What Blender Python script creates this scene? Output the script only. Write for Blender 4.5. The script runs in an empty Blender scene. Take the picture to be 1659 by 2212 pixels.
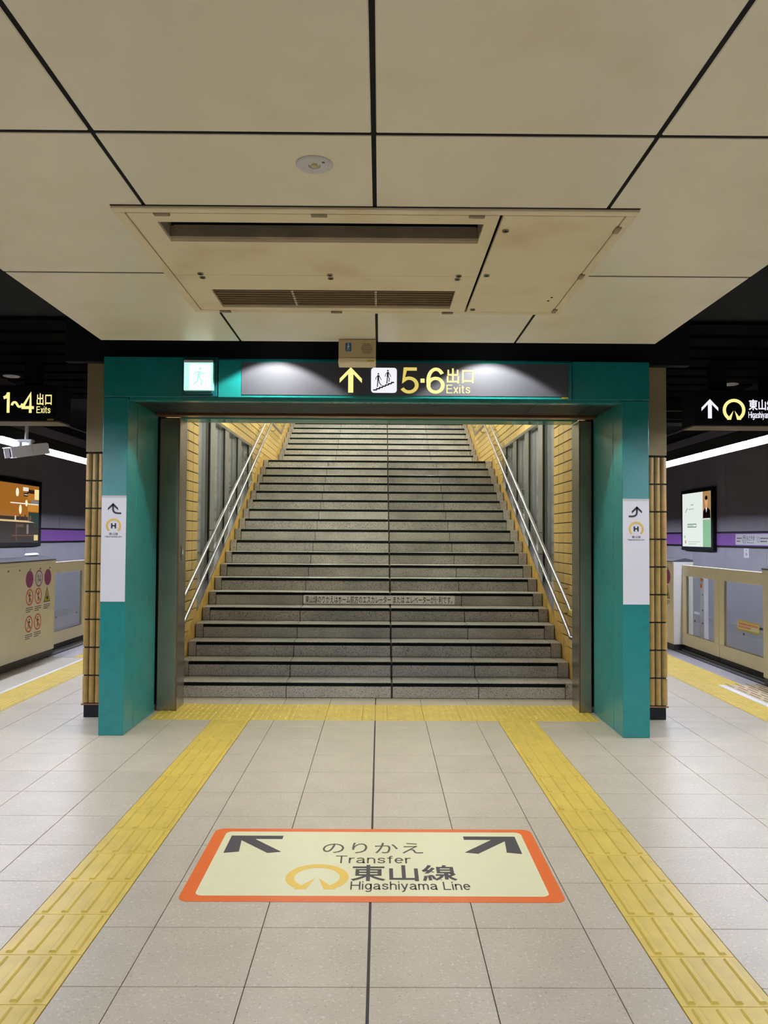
import bpy, math, random
from mathutils import Vector, Matrix
random.seed(7)
S = bpy.context.scene
C = S.collection

# ------------------------------------------------------------------ camera, world, exposure
FPX, EYE = 1720.0, 1.48
yaw, pitch, roll = 8.5 / 1720, 54 / 1720, 0.006
fw = Vector((math.sin(yaw) * math.cos(pitch), math.cos(yaw) * math.cos(pitch), math.sin(pitch)))
rt = Vector((math.cos(yaw), -math.sin(yaw), 0)); up = rt.cross(fw)
r2 = rt * math.cos(roll) + up * math.sin(roll); u2 = up * math.cos(roll) - rt * math.sin(roll)
cam = bpy.data.cameras.new('camera'); cam.sensor_fit = 'HORIZONTAL'; cam.sensor_width = 36
cam.lens = FPX / 1659 * 36; cam.clip_start = 0.05; cam.clip_end = 200
co = bpy.data.objects.new('camera', cam); C.objects.link(co)
M = Matrix((r2, u2, -fw)).transposed().to_4x4(); M.translation = (0, 0, EYE); co.matrix_world = M
S.camera = co
wd = bpy.data.worlds.new('world'); S.world = wd; wd.use_nodes = True
wd.node_tree.nodes['Background'].inputs[0].default_value = (0.02, 0.022, 0.025, 1)
wd.node_tree.nodes['Background'].inputs[1].default_value = 0.3
S.view_settings.view_transform = 'Standard'; S.view_settings.look = 'None'
S.view_settings.exposure = 0.0; S.view_settings.gamma = 1.0; S.view_settings.use_curve_mapping = False
STRIP_POWER, STAIR_POWER, SPOT_WATT = 180.0, 800.0, 100.0

# ------------------------------------------------------------------ materials
def lin(c):
    return tuple(((x / 255) / 12.92 if x / 255 <= 0.04045 else ((x / 255 + 0.055) / 1.055) ** 2.4) for x in c)
def mat(name, col, rough=0.5, metal=0.0, spec=0.5, emit=None, es=1.0, noise=0.0, scale=8.0, speck=None, bump=0.0, rnd=0.0, stain=None, coat=0.0):
    """col, speck, stain: sRGB 0-255. noise: brightness variation; speck: (colour, scale, threshold); stain: (colour, scale, amount)."""
    m = bpy.data.materials.new(name); m.use_nodes = True
    nt = m.node_tree; b = nt.nodes['Principled BSDF']; L = nt.links.new
    c = lin(col)
    b.inputs['Base Color'].default_value = (*c, 1); b.inputs['Roughness'].default_value = rough
    b.inputs['Metallic'].default_value = metal; b.inputs['Specular IOR Level'].default_value = spec
    if coat: b.inputs['Coat Weight'].default_value = coat; b.inputs['Coat Roughness'].default_value = 0.12
    if emit:
        b.inputs['Emission Color'].default_value = (*lin(emit), 1); b.inputs['Emission Strength'].default_value = es
    if not (noise or speck or rnd or stain or bump): return m
    g = nt.nodes.new('ShaderNodeNewGeometry'); cur = None
    def rgb(cc):
        n = nt.nodes.new('ShaderNodeRGB'); n.outputs[0].default_value = (*lin(cc), 1); return n.outputs[0]
    cur = rgb(col)
    def mix(a, bb, fac, mode='MIX'):
        n = nt.nodes.new('ShaderNodeMix'); n.data_type = 'RGBA'; n.blend_type = mode
        L(a, n.inputs[6]); L(bb, n.inputs[7])
        if isinstance(fac, float): n.inputs[0].default_value = fac
        else: L(fac, n.inputs[0])
        return n.outputs[2]
    def noi(sc, det=4.0):
        n = nt.nodes.new('ShaderNodeTexNoise'); n.inputs['Scale'].default_value = sc; n.inputs['Detail'].default_value = det
        L(g.outputs['Position'], n.inputs['Vector']); return n.outputs[0]
    def rng(x, a, bb, c0, c1):
        n = nt.nodes.new('ShaderNodeMapRange'); L(x, n.inputs[0])
        for i, q in enumerate((a, bb, c0, c1)): n.inputs[1 + i].default_value = q
        return n.outputs[0]
    def grey(x):
        n = nt.nodes.new('ShaderNodeCombineColor'); [L(x, n.inputs[i]) for i in range(3)]; return n.outputs[0]
    if noise: cur = mix(cur, grey(rng(noi(scale), 0.3, 0.7, 1 - noise, 1 + noise)), 1.0, 'MULTIPLY')
    for sp in ([speck] if speck and not isinstance(speck, list) else speck or []):
        cur = mix(cur, rgb(sp[0]), rng(noi(sp[1], 2.0), sp[2], sp[2] + 0.08, 0, 0.85))
    if stain: cur = mix(cur, rgb(stain[0]), rng(noi(stain[1], 5.0), 0.52, 0.78, 0, stain[2]))
    if rnd:
        oi = nt.nodes.new('ShaderNodeObjectInfo')
        cur = mix(cur, grey(rng(oi.outputs['Random'], 0, 1, 1 - rnd, 1 + rnd)), 1.0, 'MULTIPLY')
    L(cur, b.inputs['Base Color'])
    if bump:
        bn = nt.nodes.new('ShaderNodeBump'); bn.inputs['Strength'].default_value = bump; bn.inputs['Distance'].default_value = 0.004
        L(noi(scale * 3), bn.inputs['Height']); L(bn.outputs[0], b.inputs['Normal'])
    return m
def glow(name, col, s=1.0): return mat(name, (20, 20, 20), 0.6, emit=col, es=s)

M_FLOOR = mat('terrazzo_tile', (184, 174, 152), 0.36, spec=0.45, noise=0.06, scale=5, speck=[((206, 199, 184), 75, 0.60), ((156, 145, 124), 90, 0.61)], rnd=0.035)
M_EDGE = mat('platform_edge_tile', (190, 184, 170), 0.30, noise=0.05, scale=6, rnd=0.03)
M_GROUT = mat('grout', (92, 76, 62), 0.8)
M_DARKJ = mat('rubber_joint', (48, 38, 38), 0.7)
M_TACT = mat('tactile_yellow', (207, 182, 76), 0.38, noise=0.07, scale=7, stain=((170, 140, 60), 9, 0.35), rnd=0.03)
M_CEIL = mat('ceiling_enamel', (236, 229, 205), 0.30, spec=0.45, noise=0.03, scale=1.6, stain=((205, 182, 140), 2.2, 0.35))
M_AC = mat('ac_beige', (232, 219, 184), 0.45, noise=0.03, scale=3, stain=((190, 160, 95), 2.6, 0.45))
M_ACDK = mat('ac_louvre', (168, 148, 116), 0.5)
M_ACGR = mat('ac_inside_metal', (150, 136, 110), 0.55, noise=0.2, scale=9)
M_BLACK = mat('black_void', (9, 14, 19), 0.7, spec=0.2)
M_BLK = mat('black_paint', (12, 16, 20), 0.5, spec=0.3)
M_DKCEIL = mat('dark_ceiling_slat', (5, 8, 10), 0.9, spec=0.05)
M_TEAL = mat('teal_enamel', (24, 130, 127), 0.27, spec=0.5, noise=0.05, scale=3, stain=((12, 70, 70), 14, 0.25))
M_TEALD = mat('teal_dark', (10, 88, 96), 0.35)
M_SIGNBK = mat('sign_black', (74, 76, 84), 0.5)
M_SS = mat('stainless', (158, 153, 140), 0.26, metal=0.85, noise=0.10, scale=6)
M_SSM = mat('stainless_mirror', (184, 187, 187), 0.15, metal=0.7, noise=0.05, scale=3)
M_CHROME = mat('polished_steel', (168, 168, 174), 0.26, metal=0.9)
M_POST = mat('steel_post_finish', (160, 160, 150), 0.3, metal=0.75, noise=0.06, scale=5)
M_BRASS = mat('brass_trim', (150, 112, 84), 0.3, metal=0.8)
M_SLAT = mat('soffit_slat', (28, 38, 38), 0.5, metal=0.2)
M_YT = mat('yellow_tile', (198, 166, 92), 0.30, noise=0.06, scale=12, rnd=0.06)
M_YTS = mat('skirt_tile', (182, 146, 70), 0.4, noise=0.2, scale=9, stain=((120, 84, 30), 7, 0.5), rnd=0.05)
M_YTC = mat('ochre_round_tile', (180, 144, 82), 0.28, noise=0.12, scale=18, rnd=0.08)
M_TG = mat('tile_joint_dark', (40, 34, 24), 0.8)
M_CONC = mat('painted_concrete', (130, 118, 92), 0.6, noise=0.18, scale=4)
M_GRAND = mat('granite_worn_dark', (138, 134, 120), 0.36, noise=0.28, scale=3, speck=[((50, 48, 44), 130, 0.54), ((158, 154, 140), 150, 0.6)], rnd=0.10)
M_UP = mat('upper_pillar_enamel', (166, 148, 106), 0.5, noise=0.12, scale=3)
M_GRAN = mat('granite', (166, 162, 150), 0.33, noise=0.20, scale=3, speck=[((58, 56, 52), 130, 0.54), ((172, 168, 154), 150, 0.58)], rnd=0.07)
M_GRANE = mat('granite_end', (154, 147, 134), 0.42, noise=0.14, scale=3, speck=[((50, 48, 44), 110, 0.56), ((160, 150, 138), 130, 0.6)], rnd=0.07)
M_NOSE = mat('black_nosing', (8, 12, 14), 0.8, spec=0.15)
M_GATE = mat('gate_beige', (238, 232, 206), 0.38, noise=0.03, scale=5)
M_GATEW = mat('gate_white', (222, 222, 222), 0.4)
M_GATED = mat('gate_dark', (52, 52, 52), 0.5)
M_TRACKW = mat('track_wall', (160, 158, 167), 0.55, noise=0.05, scale=3, rnd=0.02)
M_TRACKL = mat('track_wall_low', (160, 156, 158), 0.6, noise=0.07, scale=2)
M_PURP = mat('purple_band', (150, 98, 186), 0.4)
M_WHITE = mat('white_plate', (228, 228, 232), 0.4)
M_WHITED = mat('soft_white', (205, 205, 205), 0.5)
M_INK = mat('print_ink', (46, 42, 48), 0.5)
M_INKB = mat('print_brown', (74, 62, 46), 0.5)
M_INKG = mat('print_grey', (96, 92, 84), 0.5)
M_ORANGE = mat('print_orange', (222, 98, 6), 0.4)
M_CREAM = mat('print_cream', (222, 220, 176), 0.35, noise=0.02, scale=14)
M_LOGO = mat('print_yellow', (230, 192, 74), 0.4)
M_MAG = mat('print_magenta', (142, 46, 120), 0.45)
M_WARN = mat('print_warning_yellow', (205, 190, 30), 0.45)
M_STKW = mat('worn_sticker', (236, 231, 218), 0.5, noise=0.05, scale=8, stain=((150, 126, 96), 16, 0.4))
M_BLUE = mat('blue_label', (28, 88, 150), 0.4)
M_YLAB = mat('yellow_label', (196, 170, 40), 0.5)
M_SILV = mat('silver_sill', (186, 184, 192), 0.35, metal=0.3)
M_OSILL = mat('orange_sill', (196, 132, 62), 0.5)
M_PAD = mat('slip_pad', (190, 170, 132), 0.6)
M_PADL = mat('slip_pad_rib', (128, 108, 84), 0.7)
M_COND = mat('conduit_grey', (90, 84, 80), 0.5)
M_GLASS = mat('gate_glass', (240, 245, 245), 0.02)
M_GLASS.node_tree.nodes['Principled BSDF'].inputs['Transmission Weight'].default_value = 1.0
M_GLASS.node_tree.nodes['Principled BSDF'].inputs['IOR'].default_value = 1.15
M_TRACKBED = mat('track_bed', (58, 54, 50), 0.9, noise=0.3, scale=10)
G_TUBE = glow('fluorescent_tube', (230, 235, 255), STRIP_POWER)
G_STAIRS = [glow('stair_tube', (246, 250, 240), STAIR_POWER * q) for q in (0.25, 0.27, 0.27, 0.27)]
G_YEL = glow('lit_yellow', (255, 238, 150), 1.1)
G_YEL2 = glow('lit_yellow_deep', (252, 226, 120), 0.78)
G_WHT = glow('lit_white', (245, 245, 255), 1.0)
G_EXIT = glow('exit_glow', (228, 255, 242), 1.7)
G_EXITG = glow('exit_green', (175, 255, 218), 1.35)
G_EXITF = glow('exit_figure', (170, 245, 215), 1.25)

# ------------------------------------------------------------------ mesh helpers
ORG = {}
class MB:
    def __init__(s): s.v = []; s.f = []
    def add(s, vs, fs):
        n = len(s.v); s.v += [tuple(p) for p in vs]; s.f += [tuple(i + n for i in f) for f in fs]; return s
    def box(s, x0, x1, y0, y1, z0, z1):
        vs = [(x, y, z) for z in (z0, z1) for y in (y0, y1) for x in (x0, x1)]
        return s.add(vs, [(0, 2, 3, 1), (4, 5, 7, 6), (0, 1, 5, 4), (2, 6, 7, 3), (0, 4, 6, 2), (1, 3, 7, 5)])
    def cbox(s, x0, x1, y0, y1, z0, z1, c=0.004):
        """box with chamfered edges"""
        c = min(c, (x1 - x0) * .45, (y1 - y0) * .45, (z1 - z0) * .45)
        X, Y, Z = (x0, x1), (y0, y1), (z0, z1); vs = []; ix = {}
        for i in (0, 1):
            for j in (0, 1):
                for k in (0, 1):
                    dx, dy, dz = (c if i == 0 else -c), (c if j == 0 else -c), (c if k == 0 else -c)
                    for a, p in enumerate(((X[i], Y[j] + dy, Z[k] + dz), (X[i] + dx, Y[j], Z[k] + dz), (X[i] + dx, Y[j] + dy, Z[k]))):
                        ix[i, j, k, a] = len(vs); vs.append(p)
        fs = []
        sq = [(0, 0), (1, 0), (1, 1), (0, 1)]
        for i in (0, 1):
            q = [ix[i, a, b, 0] for a, b in sq]; fs.append(q if i else q[::-1])
            q = [ix[b, i, a, 1] for a, b in sq]; fs.append(q if i else q[::-1])
            q = [ix[a, b, i, 2] for a, b in sq]; fs.append(q if i else q[::-1])
        for i in (0, 1):
            for j in (0, 1):
                fl = (i == j)
                q = [ix[i, j, 0, 0], ix[i, j, 0, 1], ix[i, j, 1, 1], ix[i, j, 1, 0]]; fs.append(q if fl else q[::-1])
                q = [ix[0, i, j, 1], ix[0, i, j, 2], ix[1, i, j, 2], ix[1, i, j, 1]]; fs.append(q if fl else q[::-1])
                q = [ix[j, 0, i, 2], ix[j, 0, i, 0], ix[j, 1, i, 0], ix[j, 1, i, 2]]; fs.append(q if fl else q[::-1])
        for i in (0, 1):
            for j in (0, 1):
                for k in (0, 1):
                    q = [ix[i, j, k, 0], ix[i, j, k, 1], ix[i, j, k, 2]]
                    fs.append(q if (i + j + k) % 2 else q[::-1])
        return s.add(vs, fs)
    def tube(s, pts, r, n=10, cap=True):
        pts = [Vector(p) for p in pts]; rings = []
        for i, p in enumerate(pts):
            a = (p - pts[i - 1]).normalized() if i else (pts[1] - p).normalized()
            b = (pts[i + 1] - p).normalized() if i < len(pts) - 1 else a
            t = (a + b).normalized(); k = 1 / max(0.5, t.dot(a))
            ref = Vector((1, 0, 0)) if abs(t.x) < 0.9 else Vector((0, 0, 1))
            e1 = t.cross(ref).normalized(); e2 = t.cross(e1).normalized()
            rings.append([p + e1 * (r * math.cos(2 * math.pi * q / n) * k) + e2 * (r * math.sin(2 * math.pi * q / n)) for q in range(n)])
        vs = [q for ring in rings for q in ring]; fs = []
        for i in range(len(pts) - 1):
            for q in range(n):
                q2 = (q + 1) % n; fs.append((i * n + q, i * n + q2, (i + 1) * n + q2, (i + 1) * n + q))
        if cap: fs += [tuple(range(n))[::-1], tuple((len(pts) - 1) * n + q for q in range(n))]
        return s.add(vs, fs)
    def prism(s, poly3, d):
        """extrude a flat 3D polygon by vector d"""
        d = Vector(d); n = len(poly3); a = [Vector(p) for p in poly3]
        fs = [tuple(range(n))[::-1], tuple(range(n, 2 * n))] + [(i, (i + 1) % n, n + (i + 1) % n, n + i) for i in range(n)]
        return s.add(a + [p + d for p in a], fs)
    def make(s, name):
        me = bpy.data.meshes.new(name); me.from_pydata(s.v, [], s.f); return me
    def build(s, name, m, parent=None, smooth=False, **kw):
        o = ORG.get(parent.name, Vector()) if parent else Vector()
        if o.length: s.v = [tuple(Vector(p) - o) for p in s.v]
        me = s.make(name); me.materials.append(m)
        import bmesh
        bm = bmesh.new(); bm.from_mesh(me); bmesh.ops.recalc_face_normals(bm, faces=bm.faces); bm.to_mesh(me); bm.free()
        if smooth:
            me.polygons.foreach_set('use_smooth', [True] * len(me.polygons))
            try: me.set_sharp_from_angle(angle=math.radians(40))
            except Exception: pass
        ob = bpy.data.objects.new(name, me); C.objects.link(ob)
        if parent: ob.parent = parent; ORG[ob.name] = o
        return tag(ob, **kw)
def tag(o, label=None, cat=None, group=None, kind=None):
    if label: o['label'] = label
    if cat: o['category'] = cat
    if group: o['group'] = group
    if kind: o['kind'] = kind
    return o
def thing(name, label, cat, loc=(0, 0, 0), group=None, kind=None):
    o = bpy.data.objects.new(name, None); C.objects.link(o); o.location = loc; o.empty_display_size = 0.1
    ORG[o.name] = Vector(loc); return tag(o, label, cat, group, kind)
def inst(me, name, parent, loc, **kw):
    ob = bpy.data.objects.new(name, me); C.objects.link(ob); ob.parent = parent
    o = ORG.get(parent.name, Vector()); ob.location = Vector(loc) - o; ORG[ob.name] = Vector(loc); return tag(ob, **kw)
def meshof(mb, name, m, smooth=False):
    ob = mb.build(name, m, None, smooth); me = ob.data; bpy.data.objects.remove(ob); return me

class PL:
    """a drawing plane: origin, right, up; n = out of the surface"""
    def __init__(s, O, U, V): s.O, s.U, s.V = Vector(O), Vector(U), Vector(V); s.N = s.U.cross(s.V)
    def p(s, u, v, n=0.0): return s.O + s.U * u + s.V * v + s.N * n
    def poly(s, mb, pts, n0=0.0, h=0.002): mb.prism([s.p(u, v, n0) for u, v in pts], s.N * h)
    def rect(s, mb, u0, u1, v0, v1, n0=0.0, h=0.002): s.poly(mb, [(u0, v0), (u1, v0), (u1, v1), (u0, v1)], n0, h)
    def rrect(s, mb, u0, u1, v0, v1, r, n0=0.0, h=0.002):
        pts = []
        for cx, cy, a in ((u1 - r, v1 - r, 0), (u0 + r, v1 - r, 90), (u0 + r, v0 + r, 180), (u1 - r, v0 + r, 270)):
            pts += [(cx + r * math.cos(math.radians(a + k * 18)), cy + r * math.sin(math.radians(a + k * 18))) for k in range(6)]
        s.poly(mb, pts, n0, h)
    def disc(s, mb, u, v, ru, rv=None, n0=0.0, h=0.002, k=24):
        rv = rv or ru; s.poly(mb, [(u + ru * math.cos(2 * math.pi * i / k), v + rv * math.sin(2 * math.pi * i / k)) for i in range(k)], n0, h)
    def ring(s, mb, u, v, r0, r1, a0=0, a1=360, n0=0.0, h=0.002, k=36, sv=1.0):
        for i in range(k):
            t0, t1 = (math.radians(a0 + (a1 - a0) * (i + q) / k) for q in (0, 1))
            s.poly(mb, [(u + r0 * math.cos(t0), v + sv * r0 * math.sin(t0)), (u + r1 * math.cos(t0), v + sv * r1 * math.sin(t0)),
                        (u + r1 * math.cos(t1), v + sv * r1 * math.sin(t1)), (u + r0 * math.cos(t1), v + sv * r0 * math.sin(t1))], n0, h)
    def stroke(s, mb, pts, w, n0=0.0, h=0.002):
        L, R = [], []
        P = [Vector(p) for p in pts]
        for i, p in enumerate(P):
            a = (p - P[i - 1]).normalized() if i else (P[1] - p).normalized()
            b = (P[i + 1] - p).normalized() if i < len(P) - 1 else a
            t = (a + b).normalized(); nn = Vector((-t.y, t.x)) * (w / 2 / max(0.5, t.dot(a)))
            L.append(p + nn); R.append(p - nn)
        for i in range(len(P) - 1):
            s.poly(mb, [R[i], R[i + 1], L[i + 1], L[i]], n0, h)
def facing_cam(x, y, z): return PL((x, y, z), (1, 0, 0), (0, 0, 1))
def on_floor(x, y, z): return PL((x, y, z), (1, 0, 0), (0, 1, 0))
def facing_plus_x(x, y, z): return PL((x, y, z), (0, 1, 0), (0, 0, 1))
def facing_minus_x(x, y, z): return PL((x, y, z), (0, -1, 0), (0, 0, 1))

def text(mb, pl, s, u0, u1, v0, v1, bold=0.0, n0=0.001):
    """letters fitted into the rectangle u0..u1, v0..v1 of the plane"""
    c = bpy.data.curves.new('t', 'FONT'); c.body = s; c.offset = bold; c.resolution_u = 3
    o = bpy.data.objects.new('t', c); C.objects.link(o)
    me = bpy.data.meshes.new_from_object(o.evaluated_get(bpy.context.evaluated_depsgraph_get()))
    xs = [v.co.x for v in me.vertices]; ys = [v.co.y for v in me.vertices]
    a, b, cc, d = min(xs), max(xs), min(ys), max(ys)
    vs = [pl.p(u0 + (v.co.x - a) / (b - a) * (u1 - u0), v0 + (v.co.y - cc) / max(1e-6, d - cc) * (v1 - v0), n0) for v in me.vertices]
    mb.add(vs, [tuple(p.vertices) for p in me.polygons])
    bpy.data.objects.remove(o); bpy.data.curves.remove(c); bpy.data.meshes.remove(me)
def arc_(cx, cy, rx, ry, a0, a1, k=10): return [(cx + rx * math.cos(math.radians(a0 + (a1 - a0) * i / k)), cy + ry * math.sin(math.radians(a0 + (a1 - a0) * i / k))) for i in range(k + 1)]
GLY = {  # plain sans letters drawn as centre lines: (width, lines); capitals are 1 high
 'H': (.72, [[(.055, 0), (.055, 1)], [(.665, 0), (.665, 1)], [(.055, .52), (.665, .52)]]), 'L': (.53, [[(.055, 1), (.055, .05), (.53, .05)]]),
 'T': (.66, [[(0, .95), (.66, .95)], [(.33, 0), (.33, .95)]]), 'E': (.60, [[(.59, .95), (.055, .95), (.055, .05), (.60, .05)], [(.055, .52), (.55, .52)]]),
 'i': (.11, [[(.055, 0), (.055, .73)], [(.055, .88), (.055, 1)]]), 'g': (.50, [arc_(.25, .37, .195, .315, 0, 360, 18), [(.445, .73), (.445, -.05)] + arc_(.25, -.05, .195, .18, 0, -150)[1:]]),
 'a': (.52, [[(.43, .0), (.43, .50)] + arc_(.245, .5, .185, .18, 0, 160)[1:], [(.43, .43), (.25, .39), (.10, .33), (.055, .21), (.10, .09), (.22, .05), (.36, .11), (.43, .23)], [(.43, .12), (.47, .05), (.52, .05)]]),
 's': (.47, [[(.42, .53), (.37, .64), (.24, .68), (.11, .64), (.07, .53), (.12, .44), (.24, .385), (.37, .33), (.42, .21), (.37, .10), (.24, .05), (.10, .10), (.05, .21)]]),
 'h': (.49, [[(.055, 0), (.055, 1)], arc_(.245, .48, .19, .2, 180, 0) + [(.435, 0)]]), 'n': (.49, [[(.055, 0), (.055, .73)], arc_(.245, .48, .19, .2, 180, 0) + [(.435, 0)]]),
 'm': (.75, [[(.055, 0), (.055, .73)], arc_(.215, .5, .16, .18, 180, 0) + [(.375, 0)], arc_(.535, .5, .16, .18, 180, 0) + [(.695, 0)]]),
 'y': (.50, [[(.04, .73), (.25, .06)], [(.46, .73), (.23, -.08), (.17, -.20), (.05, -.24)]]), 'e': (.50, [[(.05, .39), (.445, .39)] + arc_(.25, .37, .2, .315, 4, 318, 16)]),
 'r': (.33, [[(.055, 0), (.055, .73)], [(.055, .45), (.11, .60), (.20, .67), (.33, .675)]]), 'f': (.33, [[(.16, 0), (.16, .80), (.20, .91), (.33, .94)], [(0, .68), (.31, .68)]]),
 'x': (.46, [[(.04, 0), (.42, .73)], [(.42, 0), (.04, .73)]]), 't': (.31, [[(.14, .92), (.14, .14), (.19, .05), (.31, .05)], [(0, .68), (.30, .68)]]),
 '5': (.60, [[(.54, .94), (.16, .94), (.095, .47), (.17, .555)] + arc_(.285, .325, .255, .265, 112, -152, 18)]),
 '6': (.60, [arc_(.30, .325, .235, .265, 0, 360, 24), arc_(.31, .50, .25, .44, 205, 36, 14)]),
 '1': (.36, [[(.28, 0), (.28, 1)], [(.03, .73), (.15, .77), (.23, .86), (.27, .95)]]), '4': (.60, [[(.42, 0), (.42, .93), (.05, .30), (.05, .26), (.60, .26)]]),
 '~': (.70, [arc_(.18, .0, .16, .20, 180, 40, 8) + arc_(.50, .12, .16, .20, 220, 360, 8)]), ' ': (.22, []),
}
def letters(mb, pl, s, u0, u1, v0, v1, w=.11, n0=0.001):
    """plain sans lettering: baseline v0, capitals reach v1"""
    x = 0.0; runs = []
    for ch in s:
        wd, ls = GLY[ch]; runs += [[(x + a, b) for a, b in l] for l in ls]; x += wd + .10
    x -= .10; kx, ky = (u1 - u0) / x, v1 - v0
    for l in runs:
        P = [Vector(p) for p in l]; L, R = [], []
        cl = (P[0] - P[-1]).length < 1e-6
        for i, p in enumerate(P):
            a = (p - P[i - 1]).normalized() if i else ((P[0] - P[-2]).normalized() if cl else (P[1] - p).normalized())
            b = (P[i + 1] - p).normalized() if i < len(P) - 1 else ((P[1] - P[0]).normalized() if cl else a)
            t = (a + b).normalized(); nn = Vector((-t.y, t.x)) * (w / 2 / max(0.6, t.dot(a))); L.append(p + nn); R.append(p - nn)
        for i in range(len(P) - 1): pl.poly(mb, [(u0 + q.x * kx, v0 + q.y * ky) for q in (R[i], R[i + 1], L[i + 1], L[i])], n0, 0.0006)
def lines_of_print(mb, pl, u0, u1, v_top, n, step, hgt, n0=0.001):
    for i in range(n):
        e = u1 - (u1 - u0) * (0 if i < n - 1 else 0.35); u = u0
        while u < e - 1e-6:
            w = min(e - u, hgt * random.uniform(0.7, 1.6)); pl.rect(mb, u, u + w, v_top - i * step - hgt, v_top - i * step, n0, 0.0006); u += w + hgt * 0.35
ARROW = [(.5, 1), (1, .55), (1, .38), (.615, .73), (.615, 0), (.385, 0), (.385, .73), (0, .38), (0, .55)]
def arrow(mb, pl, u0, u1, v0, v1, n0=0.002, h=0.004): pl.poly(mb, [(u0 + a * (u1 - u0), v0 + b * (v1 - v0)) for a, b in ARROW], n0, h)
def line_logo(mb, pl, u, v, r, sv=1.0, n0=0.002, h=0.003, gap=0.02):
    pl.ring(mb, u, v, r * 0.72, r, -53, 233, n0, h, 40, sv)
    for s in (-1, 1):
        q = [(s * .62, -.83), (s * .10, -.12), (s * .30, -.83)]
        q = [(s * .64, -.86), (s * .06, -.06), (s * .27, -.86)]
        pl.poly(mb, [(u + r * a, v + sv * r * b) for a, b in (q if s > 0 else q[::-1])], n0, h)

# ------------------------------------------------------------------ large structure
JX, TX, TY = -0.03, 0.4065, 0.3985
# --- floor with its tiles
floor = MB().box(-4.35, 4.25, -8, 24, -0.30, -0.008).build('floor', M_GROUT, kind='structure', label='beige speckled terrazzo tile platform floor', smooth=False)
xs_all = [JX + TX * k for k in range(-9, 10)]
FL, FR = -3.17, 3.15
STR = [(-1.344, -1.04), (0.963, 1.267)]
WX0, WX1, WY0, WY1 = -1.86, 1.79, 6.47, 7.07
def cut(iv, holes):
    out = [iv]
    for a, b in holes:
        nx = []
        for s, e in out:
            if b <= s or a >= e: nx.append((s, e)); continue
            if a > s: nx.append((s, a))
            if b < e: nx.append((b, e))
        out = nx
    return out
cells = []
ys_all = [3.064 + TY * k for k in range(-5, 34)]
for ya, yb in zip(ys_all, ys_all[1:]):
    segs = [(max(FL, a), min(FR, b)) for a, b in zip(xs_all, xs_all[1:]) if min(FR, b) - max(FL, a) > 0.03]
    for a, b in segs:
        for ya2, yb2, hol in ((ya, min(yb, WY0), STR), (max(ya, WY0), min(yb, WY1), [(WX0, WX1)]), (max(ya, WY1), yb, [])):
            if yb2 - ya2 < 0.02: continue
            for s, e in cut((a, b), hol):
                if e - s < 0.02: continue
                if ya2 > 7.34 and e > -2.38 and s < 2.32: continue
                if ya2 > 6.7 and max(abs(s), abs(e)) < 2.3 and yb2 > 7.36: yb2 = 7.36
                cells.append((s, e, ya2, yb2))
cells.sort(key=lambda c: ((c[2] + c[3]) / 2) ** 3 / ((c[1] - c[0]) * (c[3] - c[2])) if (c[2] + c[3]) / 2 > 2.2 else 999)
g_ = 0.0016; cache = {}; rest = MB()
for i, (a, b, c, d) in enumerate(cells):
    l = 0.005 if abs(a - JX) < 1e-4 else g_; r = 0.005 if abs(b - JX) < 1e-4 else g_
    w, dd = round(b - a - l - r, 4), round(d - c - 2 * g_, 4)
    if i < 298:
        if (w, dd) not in cache: cache[w, dd] = meshof(MB().cbox(-w / 2, w / 2, -dd / 2, dd / 2, -0.012, 0, 0.0012), 'floor_tile', M_FLOOR)
        inst(cache[w, dd], 'floor_tile', floor, ((a + l + b - r) / 2, (c + d) / 2, 0))
    else: rest.box(a + l, b - r, c + g_, d - g_, -0.012, 0)
rest.box(FL, FR, -8, ys_all[0] - 0.003, -0.012, 0); rest.box(FL, -2.4, ys_all[-1], 24, -0.012, 0); rest.box(2.34, FR, ys_all[-1], 24, -0.012, 0)
rest.build('far_floor_tiles', M_FLOOR, floor, kind='stuff')
MB().box(JX - 0.0046, JX + 0.0046, -1, WY0, -0.010, -0.0015).build('expansion_joint', M_DARKJ, floor)
# platform edge slabs, white lines, sills (pieces of the floor)
for y in [4.3 + 0.6 * k for k in range(0, 9)]: MB().cbox(-4.02, -3.563, y + 0.001, y + 0.599, -0.012, 0, 0.0012).build('edge_slab', M_EDGE, floor)
MB().box(-3.56, -3.522, 2, 9.72, -0.012, 0.001).build('white_line', M_WHITE, floor)
MB().box(-4.05, -3.715, 9.72, 12.3, -0.012, 0.0005).build('door_sill_plate', M_SILV, floor)
MB().box(3.69, 3.90, 8.115, 24, -0.012, 0.0005).build('door_sill_plate', M_SILV, floor)
MB().box(3.432, 3.50, 2, 8.11, -0.012, 0.001).build('white_line', M_WHITE, floor)
pad = MB().box(3.50, 3.93, 2, 8.11, -0.012, 0.0005).build('slip_pad', M_PAD, floor)
rb = MB()
for k in range(7):
    y = 5.0 + (k % 2) * 0.09
    while y < 8.0: rb.box(3.535 + k * 0.052, 3.547 + k * 0.052, y, y + 0.20, 0, 0.003); y += 0.27
rb.build('slip_pad_ribs', M_PADL, pad, kind='stuff')
for sx, x in ((-1, -4.06), (1, 3.945)):
    MB().box(x - 0.05, x + 0.05, 8.0 if sx > 0 else 9.7, 13, -0.012, 0.012).build('sill_groove', M_GATED, floor)
    MB().box(x + sx * 0.075 - 0.02, x + sx * 0.075 + 0.02, 8.0 if sx > 0 else 9.7, 13, -0.012, 0.022).build('sill_rail', M_SILV, floor)
    MB().box(x + sx * 0.12 - 0.02, x + sx * 0.12 + 0.02, 8.0 if sx > 0 else 9.7, 13, -0.012, 0.03).build('sill_rail', M_OSILL, floor)

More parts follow.
